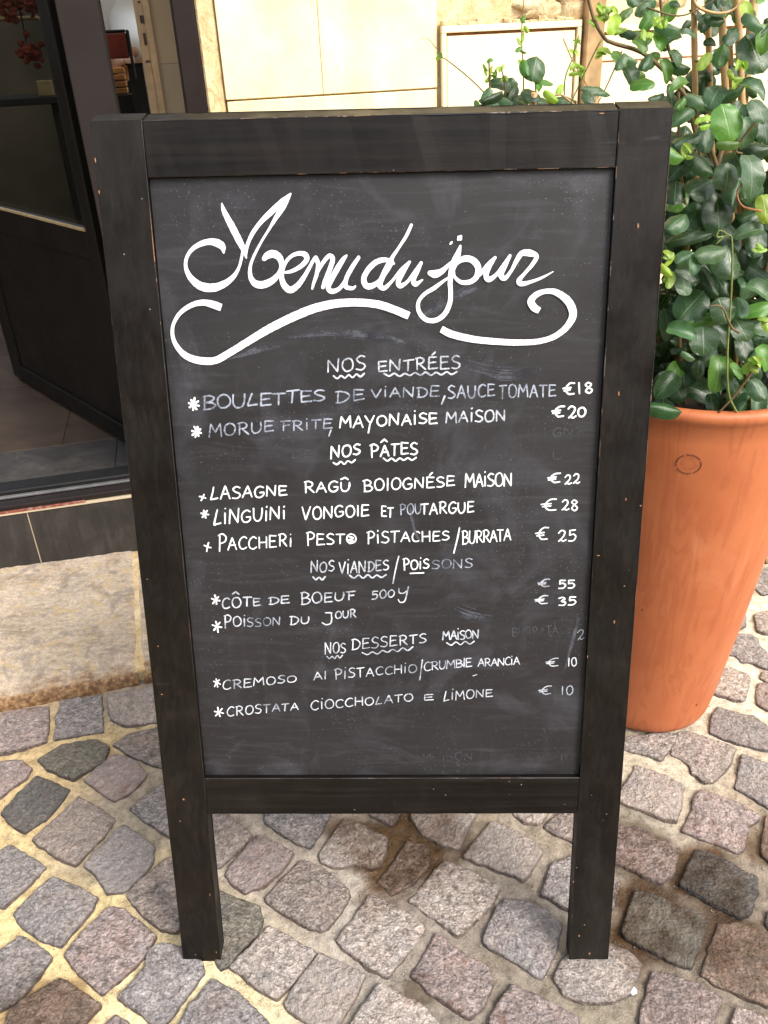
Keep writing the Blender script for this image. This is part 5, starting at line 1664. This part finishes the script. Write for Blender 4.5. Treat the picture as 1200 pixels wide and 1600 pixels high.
# wiped chalk veils next to the title (thin dusty films)
def veil(pts, wpx, name='chalk_smear'):
    random.seed(len(pts) * 7 + int(pts[0][0]))
    bm = bmesh.new()
    for r in range(30):
        off = random.gauss(0, 0.3) * wpx
        q = catmull([(x + random.uniform(-2, 2), y + off + random.uniform(-1, 1)) for x, y in pts], 8)
        a, b = sorted((random.uniform(0, 0.6), random.uniform(0.4, 1)))
        q = q[int(a * len(q)):max(int(b * len(q)), int(a * len(q)) + 3)]
        q = dense(q, 3)
        ribbon(bm, [px2b(*p) for p in q], [random.uniform(0.5, 1.3) / 1392 for _ in q], CH_OFF + 0.00012 - 0.000008 * r, 0.4, cap=False)
    o = bm_obj(name, bm, m_smudge, board)
    o['kind'] = 'stuff'


veil([(345, 562), (400, 548), (450, 540)], 8)
veil([(725, 572), (790, 585), (880, 574)], 16)
veil([(440, 530), (520, 520), (600, 527), (640, 540)], 10)
veil([(650, 500), (700, 470), (760, 440)], 12)
veil([(705, 948), (740, 962), (775, 968)], 12)
veil([(385, 240), (420, 225), (462, 214)], 6)
veil([(640, 790), (648, 830), (660, 850)], 3)
veil([(880, 1050), (895, 1000), (905, 960)], 10)

# ------------------------------------------------------------------ terracotta pot
PX, PY = 0.526, 0.603
pot = empty('terracotta_pot', (PX, PY, 0))
tag(pot, 'tall tapering terracotta pot right of the menu board', 'plant pot')
RB, RR, PH = 0.131, 0.198, 0.725
prof = [(0.0, 0.004), (RB - 0.02, 0.004), (RB - 0.008, 0.0055), (RB - 0.001, 0.012), (RB + 0.004, 0.026)]
for k in range(1, 22):
    f = k / 22
    prof.append((RB + 0.004 + (RR - 0.004 - RB) * (f ** 0.88) + 0.004 * math.sin(math.pi * f), 0.026 + (PH - 0.050) * f))
prof += [(RR - 0.001, PH - 0.022), (RR + 0.0035, PH - 0.018), (RR + 0.0055, PH - 0.010), (RR + 0.004, PH - 0.003), (RR - 0.001, PH), (RR - 0.010, PH + 0.001), (RR - 0.016, PH - 0.003), (RR - 0.019, PH - 0.012), (RR - 0.022, PH - 0.10), (RR - 0.05, PH - 0.30)]
bm = bmesh.new()
lathe(bm, prof, (0, 0, 0.0005), 128)
bm_obj('pot_body', bm, m_terra, pot)
# impressed maker's stamp: ring of small pricks with faint rays
bm = bmesh.new()


def pot_pt(px, py, lift=0.0006):
    """where the viewing ray meets the pot wall"""
    r = ray(px, py); r = r / np.linalg.norm(r)
    best = None
    t = 0.8
    while t < 2.2:
        q = CAM + r * t
        z = q[2] - 0.004
        if 0.03 < z < PH:
            f = max(0.0, (z - 0.026) / (PH - 0.050)); f = min(f, 1)
            R = RB + 0.004 + (RR - 0.004 - RB) * (f ** 0.88) + 0.004 * math.sin(math.pi * f)
            if math.hypot(q[0] - PX, q[1] - PY) <= R + lift: return q
        t += 0.0004
    return None


sc_c = (1076.5, 725)
for k in range(38):
    if k in (8, 17, 27, 36): continue
    a = 2 * math.pi * k / 38
    q = pot_pt(sc_c[0] + math.cos(a) * 19.5, sc_c[1] + math.sin(a) * 14.5)
    if q is None: continue
    nrm = Vector((q[0] - PX, q[1] - PY, 0)).normalized()
    bmesh.ops.create_icosphere(bm, subdivisions=1, radius=0.0014, matrix=Matrix.Translation(Vector(q) - Vector((PX, PY, 0))))
for k in range(22):
    a = 2 * math.pi * k / 22
    p0 = pot_pt(sc_c[0] + math.cos(a) * 8, sc_c[1] + math.sin(a) * 6, 0.0002); p1 = pot_pt(sc_c[0] + math.cos(a) * 14, sc_c[1] + math.sin(a) * 10.5, 0.0002)
    tube(bm, [p0 - np.array([PX, PY, 0]), p1 - np.array([PX, PY, 0])], 0.00035, 4)
m_stamp = mat_plain('stamp_shadow_clay', (0.17, 0.05, 0.02), 0.8, 0.2, 60)
bm_obj('maker_stamp', bm, m_stamp, pot)
for px, py, L in ((1088, 1101, 5), (1004, 953, 5)):
    q = pot_pt(px, py) - np.array([PX, PY, 0])
    bm = bmesh.new()
    bmesh.ops.create_icosphere(bm, subdivisions=2, radius=0.0022, matrix=Matrix.Translation(Vector(q)) @ Matrix.Diagonal((0.6, 0.6, 1.5, 1)))
    bm_obj('dirt_spot', bm, m_stamp, pot)
bm = bmesh.new()
lathe(bm, [(0.0, PH - 0.030), (0.08, PH - 0.028), (0.14, PH - 0.033), (RR - 0.0195, PH - 0.036)], (0, 0, 0), 40)
for v in bm.verts: v.co.z += 0.006 * noise.noise(Vector((v.co.x * 40, v.co.y * 40, 3)))
so = bm_obj('soil', bm, m_soil, pot)
so['kind'] = 'stuff'

# ------------------------------------------------------------------ leaves
LEAF_MESH = {}


def leaf_mesh(kind, mat, curl, fold):
    key = (kind, mat.name, curl, fold)
    if key in LEAF_MESH: return LEAF_MESH[key]
    nu, nv = 8, 14
    V, UV, Fc = [], [], []
    for j in range(nv + 1):
        t = j / nv
        if kind == 'round': wd = 0.5 * math.sqrt(max(0, 1 - (2 * t - 1) ** 2)) ** 0.9
        elif kind == 'long': wd = 0.5 * math.sqrt(max(0, 1 - abs(2 * t - 0.95) ** 1.9))
        else: wd = 0.5 * math.sqrt(max(0, 1 - abs((t - 0.46) / 0.54) ** 2.1))
        if t > 0.9: wd *= 1 - (t - 0.9) * 2.5
        wd = max(wd, 0.006)
        for i in range(nu + 1):
            s_ = (i / nu) * 2 - 1
            x = s_ * wd
            y = t
            z = -s_ * s_ * wd * fold * (1 if curl < 0.5 else -0.7) - curl * (t - 0.35) ** 2 + 0.018 * math.sin(t * 17 + s_ * 2) * abs(s_) + 0.012 * math.sin(9 * t + 4 * s_)
            V.append((x, y, z)); UV.append((i / nu, t))
    for j in range(nv):
        for i in range(nu):
            a = j * (nu + 1) + i
            Fc.append((a, a + 1, a + nu + 2, a + nu + 1))
    me = bpy.data.meshes.new('leaf')
    me.from_pydata(V, [], Fc)
    uvl = me.uv_layers.new(name='UVMap')
    for lp_ in me.loops: uvl.data[lp_.index].uv = UV[lp_.vertex_index]
    me.polygons.foreach_set('use_smooth', [True] * len(me.polygons))
    me.materials.append(mat)
    LEAF_MESH[key] = me
    return me


MD = dict(d=m_leaf_dark, p=m_leaf_pale, g=m_leaf_green, l=m_leaf_lime)


def put_leaf(parent, base, tipdir, nrm, L, Wd, mk, kind='oval'):
    me = leaf_mesh(kind, MD[mk], random.choice([0.15, 0.35, 0.6]), random.choice([0.12, 0.3, 0.5]))
    o = bpy.data.objects.new('leaf', me)
    C.objects.link(o)
    y = Vector(tipdir).normalized(); z = Vector(nrm)
    z = (z - y * z.dot(y)); z.normalize()
    x = y.cross(z)
    m = Matrix((x, y, z)).transposed().to_4x4() @ Matrix.Diagonal((Wd, L, L, 1))
    m = Matrix.Translation(Vector(base)) @ m
    o.parent = parent
    o.matrix_parent_inverse = Matrix.Translation(parent.location).inverted()
    o.matrix_basis = m
    return o


Rv = Vector(M[:, 0]); Dv = Vector(M[:, 1]); Fv = Vector(M[:, 2])


def traced_leaf(parent, px, py, Lp, Wp, ang, yw, mk, kind='oval', tilt=None):
    """leaf whose middle is seen at a pixel, at depth row y = yw"""
    c = hit(px, py, np.array([0, yw, 0]), np.array([0, 1.0, 0]))
    dist = (c - CAM) @ M[:, 2]
    a = math.radians(ang)
    dirv = (Rv * math.cos(a) + Dv * math.sin(a))
    nrm = -Fv * 1.0 + Vector((0, 0, 1)) * random.uniform(0.1, 0.7) + Vector((random.uniform(-.35, .35), 0, 0))
    dirv = dirv - Fv * random.uniform(-0.1, 0.35)
    L = Lp / FPX * dist * 1.08; Wd = Wp / FPX * dist * 1.08
    base = Vector(c) - dirv.normalized() * L * 0.5
    return put_leaf(parent, base, dirv, nrm, L, Wd, mk, kind)


plant = empty('climbing_plant', (PX, PY, PH - 0.03))
tag(plant, 'leafy jasmine like climber with glossy dark leaves in the terracotta pot', 'plant')
plant['label'] = 'bushy evergreen climber with glossy dark leaves in the terracotta pot'
TL = [(1043,38,38,22,200,'p'),(1004,130,36,24,0,'g'),(985,115,32,28,60,'d'),(932,140,46,15,8,'p'),(1137,192,56,46,250,'g'),(1181,82,60,52,62,'p'),(1177,138,44,28,30,'p'),
      (1186,172,40,32,60,'p'),(1096,155,52,24,20,'p'),(1131,150,60,20,-22,'d'),(1139,221,34,18,0,'g'),(1181,230,52,24,0,'d'),(1095,253,52,32,40,'d'),(1096,291,50,40,150,'d'),
      (1137,275,40,40,90,'p'),(1176,273,62,42,80,'p'),(1123,333,62,50,80,'d'),(1196,326,42,26,80,'l'),(1171,361,44,26,170,'p'),(1077,370,68,20,-8,'d'),(1058,345,40,32,-40,'p'),
      (1142,408,54,50,80,'p'),(1071,403,32,26,150,'p'),(1086,412,32,20,100,'p'),(1069,447,30,28,90,'p'),(1080,477,56,48,-50,'d'),(1102,496,64,24,-15,'g'),(1130,485,40,36,70,'p'),
      (1159,513,40,34,60,'p'),(1184,485,56,22,172,'g'),(1187,513,42,24,10,'p'),(1066,518,44,26,20,'p'),(1043,508,46,30,80,'d'),(1100,530,44,44,90,'p'),(1077,554,23,13,30,'p'),
      (1091,578,27,18,95,'p'),(1123,583,54,40,95,'g'),(1145,603,42,20,60,'p'),(1153,578,28,15,60,'g'),(1175,572,30,16,-30,'l'),(1185,609,36,28,60,'p'),(1184,631,32,24,100,'p'),
      (1040,637,52,26,8,'d'),(1125,524,48,36,60,'d'),(1097,611,62,36,20,'d'),(1069,583,42,38,95,'d'),(1183,375,50,34,100,'d'),(1160,440,46,34,70,'d'),(1190,430,44,32,40,'d'),
      (1110,440,50,34,60,'d'),(1055,300,42,30,100,'d'),(1060,265,46,28,140,'d'),(1050,235,44,28,30,'g'),(1075,215,44,26,-20,'d'),(1105,215,46,30,100,'d'),(1150,178,40,26,120,'d'),
      (1165,205,44,30,90,'p'),(1068,182,42,20,-30,'d'),(1060,100,40,22,10,'d'),(1020,92,30,18,-60,'g'),(1000,70,28,16,230,'g'),(960,35,34,18,-70,'l'),(945,15,30,16,-120,'l'),
      (975,20,30,16,-40,'g'),(985,48,32,18,20,'d'),(1015,30,34,20,-50,'g'),(1050,60,32,18,160,'d'),(1030,60,34,20,80,'g'),(1075,52,30,14,200,'d'),(1010,95,30,18,120,'d'),
      (1040,110,34,18,70,'g'),(1062,130,34,18,150,'g'),(985,90,26,14,200,'p'),(1025,150,26,16,160,'d'),(1180,30,36,24,40,'p'),(1195,60,40,26,100,'g'),(1165,15,30,20,250,'l'),
      (970,95,28,15,120,'p'),(1195,200,44,34,70,'d'),(1150,300,46,30,110,'d'),(1040,380,40,26,80,'d'),(1042,420,26,14,50,'l'),(1048,440,24,12,120,'l'),(1165,545,42,30,80,'d'),
      (1195,560,40,30,60,'g'),(1150,630,46,30,15,'d'),(1060,610,40,30,60,'d'),(1190,455,44,30,30,'p'),(1140,370,50,30,60,'d'),(1082,340,46,34,120,'d'),(1110,395,44,30,170,'p'),
      (1178,300,40,26,150,'d'),(1075,430,40,28,30,'d'),(1155,480,34,30,90,'p'),(1110,560,36,26,150,'d')]
random.seed(21)
for k, (px, py, L, Wd, ang, mk) in enumerate(TL):
    kind = 'round' if Wd > L * 0.78 else ('long' if Wd < L * 0.42 else 'oval')
    yw = 0.40 + 0.05 * random.random() + (0.05 if mk == 'd' else 0.0)
    if py < 160: yw = 0.46 + 0.08 * random.random()
    if k == 42: yw = 0.385
    traced_leaf(plant, px, py, L, Wd, ang, yw, mk, kind)
# inner mass of leaves
n_in = 0
while n_in < 110:
    t = random.random() ** 1.15
    z = PH + 0.0 + 0.62 * t ** 1.1
    rad = 0.21 * (1 - 0.25 * t) * (0.35 + 0.65 * math.sqrt(random.random()))
    a = random.uniform(0, 2 * math.pi)
    p = Vector((PX + 0.04 + math.cos(a) * rad * 1.0, PY - 0.01 + math.sin(a) * rad * 0.75, z))
    if t > 0.60 and random.random() < 0.85: continue
    out_ = Vector((math.cos(a), math.sin(a) - 0.4, 0))
    tip = out_ * random.uniform(0.3, 0.8) + Vector((random.uniform(-.7, .7), random.uniform(-.4, .2), random.uniform(-1, 0.2)))
    nr = out_ + Vector((random.uniform(-.4, .4), -0.6, random.uniform(0.1, 0.9)))
    L = random.uniform(0.028, 0.050)
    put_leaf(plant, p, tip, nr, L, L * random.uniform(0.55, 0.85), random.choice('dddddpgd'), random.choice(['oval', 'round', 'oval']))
    n_in += 1


# the unseen depth of the bush, one mass of small dark leaves and twigs
bm = bmesh.new()
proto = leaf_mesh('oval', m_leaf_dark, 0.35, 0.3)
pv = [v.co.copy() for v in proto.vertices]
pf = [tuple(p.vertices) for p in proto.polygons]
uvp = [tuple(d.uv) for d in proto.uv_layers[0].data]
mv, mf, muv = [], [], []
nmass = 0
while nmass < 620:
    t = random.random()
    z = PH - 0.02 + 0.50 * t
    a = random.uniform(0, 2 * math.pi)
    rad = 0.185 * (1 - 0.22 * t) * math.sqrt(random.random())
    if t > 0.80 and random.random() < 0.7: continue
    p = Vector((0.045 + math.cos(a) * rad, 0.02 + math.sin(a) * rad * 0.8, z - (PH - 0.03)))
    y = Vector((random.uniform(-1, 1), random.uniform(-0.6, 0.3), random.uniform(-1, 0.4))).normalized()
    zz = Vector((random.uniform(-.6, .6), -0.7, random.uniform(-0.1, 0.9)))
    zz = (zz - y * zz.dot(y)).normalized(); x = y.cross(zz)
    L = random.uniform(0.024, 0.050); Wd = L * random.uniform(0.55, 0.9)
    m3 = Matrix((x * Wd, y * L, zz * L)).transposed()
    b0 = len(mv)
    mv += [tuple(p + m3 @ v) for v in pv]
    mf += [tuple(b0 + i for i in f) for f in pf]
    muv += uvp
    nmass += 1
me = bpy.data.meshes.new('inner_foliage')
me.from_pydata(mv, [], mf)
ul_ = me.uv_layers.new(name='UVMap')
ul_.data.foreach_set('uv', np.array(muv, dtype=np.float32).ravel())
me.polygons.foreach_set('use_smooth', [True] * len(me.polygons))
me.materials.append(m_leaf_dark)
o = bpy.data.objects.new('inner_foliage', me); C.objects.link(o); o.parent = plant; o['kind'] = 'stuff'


def wp(px, py, y):
    return Vector(hit(px, py, np.array([0, y, 0]), np.array([0, 1.0, 0])))


def vine(parent, pts, y, r, mat, name='stem', y2=None):
    q = catmull([np.array(wp(a, b, y + (0 if y2 is None else (y2 - y) * k / (len(pts) - 1)))) for k, (a, b) in enumerate(pts)], 5)
    bm = bmesh.new()
    n = len(q)
    tube(bm, q, [r * (1.1 - 0.5 * i / n) for i in range(n)], 6)
    o = bm_obj(name, bm, mat, parent)
    o.matrix_parent_inverse = Matrix.Translation(parent.location).inverted()
    return o


S = [([(1175, 640), (1140, 420), (1125, 280), (1080, 165), (1015, 90), (960, 68), (945, 60), (928, 30), (915, -20)], 0.50, 0.0032, m_stem),
     ([(1145, 640), (1120, 500), (1105, 300), (1070, 150), (1040, 60), (1030, -20)], 0.56, 0.003, m_stem),
     ([(1070, 640), (1062, 520), (1075, 380), (1062, 250), (1060, 120)], 0.52, 0.003, m_stem),
     ([(1153, 648), (1138, 612), (1137, 540), (1142, 470), (1144, 380), (1136, 368), (1118, 382)], 0.41, 0.0016, m_stem_g),
     ([(1190, 560), (1150, 615), (1120, 648)], 0.41, 0.0022, m_stem), ([(1175, 640), (1170, 600), (1160, 570)], 0.43, 0.0016, m_stem_g),
     ([(1155, 520), (1142, 510), (1128, 480), (1108, 478)], 0.40, 0.0018, m_stem), ([(1190, 330), (1160, 322), (1152, 300), (1165, 280)], 0.42, 0.0014, m_rustline),
     ([(1130, 370), (1120, 370), (1125, 360), (1140, 368)], 0.40, 0.0014, m_stem_g), ([(1200, 170), (1165, 210), (1150, 235), (1160, 240)], 0.42, 0.002, m_stem),
     ([(940, 62), (925, 90), (890, 165)], 0.55, 0.0012, m_stem_g), ([(880, 60), (895, 95), (918, 135), (930, 160)], 0.62, 0.0010, m_timber),
     ([(972, 80), (950, 130), (935, 160)], 0.60, 0.0012, m_stem), ([(1080, -10), (1090, 10), (1115, 20), (1140, 18), (1160, 2), (1170, -15)], 0.48, 0.0020, m_bamboo),
     ([(1010, 12), (1060, 25), (1100, 10), (1130, -10)], 0.5, 0.0012, m_stem), ([(1085, 95), (1105, 97), (1125, 94)], 0.52, 0.0016, m_stem)]
for q_, yy, r_, m_ in S: vine(plant, q_, yy, r_, m_)
# woody base stems above the soil
for k in range(7):
    a = random.uniform(0, 6.28); rr_ = random.uniform(0.02, 0.10)
    b = Vector((PX + math.cos(a) * rr_, PY + math.sin(a) * rr_, PH - 0.03))
    bm = bmesh.new()
    tube(bm, catmull([b, b + Vector((random.uniform(-.03, .03), random.uniform(-.03, .03), 0.15)), b + Vector((random.uniform(-.07, .07), random.uniform(-.06, .06), 0.38))], 4), 0.004, 6)
    o = bm_obj('stem', bm, m_stem, plant); o.matrix_parent_inverse = Matrix.Translation(plant.location).inverted()
# tiny young shoots
for (px, py, yy) in ((945, 8, .5), (958, 20, .5), (935, 28, .5), (1035, 40, .5), (1162, 105, .48), (1150, 120, .48), (1190, 385, .4), (1045, 400, .42), (1042, 430, .42), (1175, 568, .4), (1100, 190, .45), (965, 52, .5),
                     (1130, 225, .42), (1075, 235, .42), (940, 85, .55), (905, 110, .58), (1010, 60, .5), (1190, 505, .4)):
    for k in range(3):
        traced_leaf(plant, px + random.uniform(-8, 8), py + random.uniform(-8, 8), random.uniform(14, 22), random.uniform(7, 11), random.uniform(0, 360), yy, 'l', 'long')

random.seed(5)
for k in range(46):
    px = random.uniform(955, 1205); py = random.uniform(-10, 165) if k % 3 else random.uniform(-10, 60)
    L = random.uniform(16, 36)
    traced_leaf(plant, px, py, L, L * random.uniform(0.5, 0.8), random.uniform(0, 360), random.uniform(0.46, 0.62), random.choice('ddgpgld'), random.choice(['oval', 'round']))
# bamboo canes standing in the pot
CN = [(1084, 0, 1086, 130, 8, .58, 'thin brown bamboo cane, leftmost in the terracotta pot'), (1105, 0, 1109, 120, 8, .60, 'brown bamboo cane, second from the left in the pot'),
      (1127, 0, 1133, 135, 10, .55, 'thick pale bamboo cane in the middle of the pot'), (1139, 60, 1144, 135, 9, .57, 'short bamboo cane whose top ends just right of the thick pale cane'),
      (1152, 0, 1157, 110, 10, .56, 'pale bamboo cane second from the right in the pot'), (1178, 0, 1172, 60, 12, .66, 'broad brown cane, rightmost among the leaves')]
for x0, y0, x1, y1, wpx_, yy, lab in CN:
    top = wp(x0, y0, yy); low = wp(x1, y1, yy)
    d = (low - top).normalized()
    if y0 == 0: top = top - d * 0.35
    L = (top.z - (PH - 0.05)) / max(0.2, -d.z)
    bot = top + d * L
    rad = wpx_ / 2 / FPX * (Vector(top) - Vector(CAM)).length * 0.95
    pts, rs = [], []
    K = 28
    for k in range(K + 1):
        f = k / K
        pts.append(top.lerp(bot, f)); rs.append(rad * (1.0 + (0.10 if k % 6 == 0 else 0.0)) * (0.95 + 0.08 * f))
    bm = bmesh.new(); tube(bm, pts, rs, 10)
    o = bm_obj('bamboo_cane', bm, m_bamboo)
    tag(o, lab, 'cane', 'bamboo canes supporting the climber')

# ------------------------------------------------------------------ second potted plant, seen over the board
QX, QY = 0.30, 1.00
pot2 = empty('terracotta_pot', (QX, QY, 0))
tag(pot2, 'terracotta pot standing hidden behind the menu board by the wall', 'plant pot')
bm = bmesh.new()
lathe(bm, [(r * 0.80, z) for r, z in prof], (0, 0, 0.004), 64)
bm_obj('pot_body', bm, m_terra, pot2)
bm = bmesh.new(); lathe(bm, [(0.0, PH - 0.03), (RR * 0.80 - 0.0155, PH - 0.034)], (0, 0, 0), 32)
o = bm_obj('soil', bm, m_soil, pot2); o['kind'] = 'stuff'
plant2 = empty('shrub', (QX, QY, PH - 0.03))
tag(plant2, 'small leafy shrub showing over the top edge of the menu board', 'plant')
YQ = 0.86
TL2 = [(836,106,36,34,100,'p'),(822,104,26,18,80,'g'),(783,132,34,20,10,'d'),(800,142,30,20,-60,'d'),(812,152,36,22,-10,'p'),(770,150,36,16,150,'d'),(765,160,30,16,200,'d'),(880,156,40,22,0,'d'),
       (760,150,24,14,120,'p'),(795,128,28,16,200,'d'),(850,128,28,10,10,'g'),(838,125,30,16,60,'g'),(920,150,24,22,80,'d'),(900,112,22,8,-10,'l'),(862,148,26,14,40,'l'),(830,148,30,20,30,'d'),
       (755,165,26,14,170,'d'),(745,163,14,8,250,'g'),(790,155,34,22,30,'p'),(845,160,34,20,0,'d'),(820,168,34,22,40,'d'),(780,170,40,22,10,'d'),(875,140,20,10,120,'l')]
for px, py, L, Wd, ang, mk in TL2:
    traced_leaf(plant2, px, py, L, Wd, ang, YQ + random.uniform(-0.03, 0.06), mk, 'round' if Wd > L * 0.8 else 'oval')
for k in range(90):
    a = random.uniform(0, 2 * math.pi); rr_ = 0.17 * math.sqrt(random.random())
    p = Vector((QX - 0.02 + math.cos(a) * rr_, QY - 0.04 + math.sin(a) * rr_ * 0.8, random.uniform(PH + 0.0, PH + 0.34)))
    L = random.uniform(0.03, 0.045)
    put_leaf(plant2, p, Vector((math.cos(a), math.sin(a), random.uniform(-.6, .4))), Vector((random.uniform(-.4, .4), -0.7, 0.8)), L, L * random.uniform(0.5, 0.8), random.choice('ddpg'))
S2 = [([(800, 200), (815, 165), (818, 120), (815, 60), (817, 20), (820, -15)], .90, 0.0014, m_rustline), ([(768, 180), (765, 130), (764, 95)], .88, 0.0018, m_stem), ([(790, 180), (788, 130), (783, 105)], .88, 0.0016, m_stem),
      ([(845, 190), (838, 150), (836, 120)], .86, 0.0016, m_stem_g), ([(885, 200), (882, 130), (895, 90), (905, 55)], .88, 0.0014, m_stem_g), ([(775, 165), (740, 128), (700, 95), (687, 88), (688, 80)], .86, 0.0012, m_stem),
      ([(682, 76), (668, 60), (657, 62)], .86, 0.0006, m_stem), ([(880, 150), (900, 165), (925, 175)], .84, 0.002, m_timber), ([(850, 170), (870, 148), (900, 158)], .84, 0.0018, m_timber)]
for q_, yy, r_, m_ in S2: vine(plant2, q_, yy, r_, m_)
for (px, py) in ((764, 100), (764, 112), (765, 125), (784, 108), (786, 118), (816, 30), (818, 45), (814, 80), (817, 98), (812, 62), (905, 60), (897, 80), (688, 88), (775, 118)):
    for k in range(2):
        traced_leaf(plant2, px + random.uniform(-5, 5), py + random.uniform(-5, 5), random.uniform(10, 16), random.uniform(4, 7), random.uniform(200, 340), .88, random.choice('lgl'), 'long')
bm = bmesh.new()
c_top = wp(835, 145, 0.83); c_bot = Vector((c_top.x - 0.01, 0.93, PH - 0.05))
tube(bm, [c_top, c_top.lerp(c_bot, 0.5), c_bot], 0.0058, 10)
o = bm_obj('bamboo_cane', bm, m_bamboo)
tag(o, 'short bamboo cane stub among the shrub over the board top', 'cane')
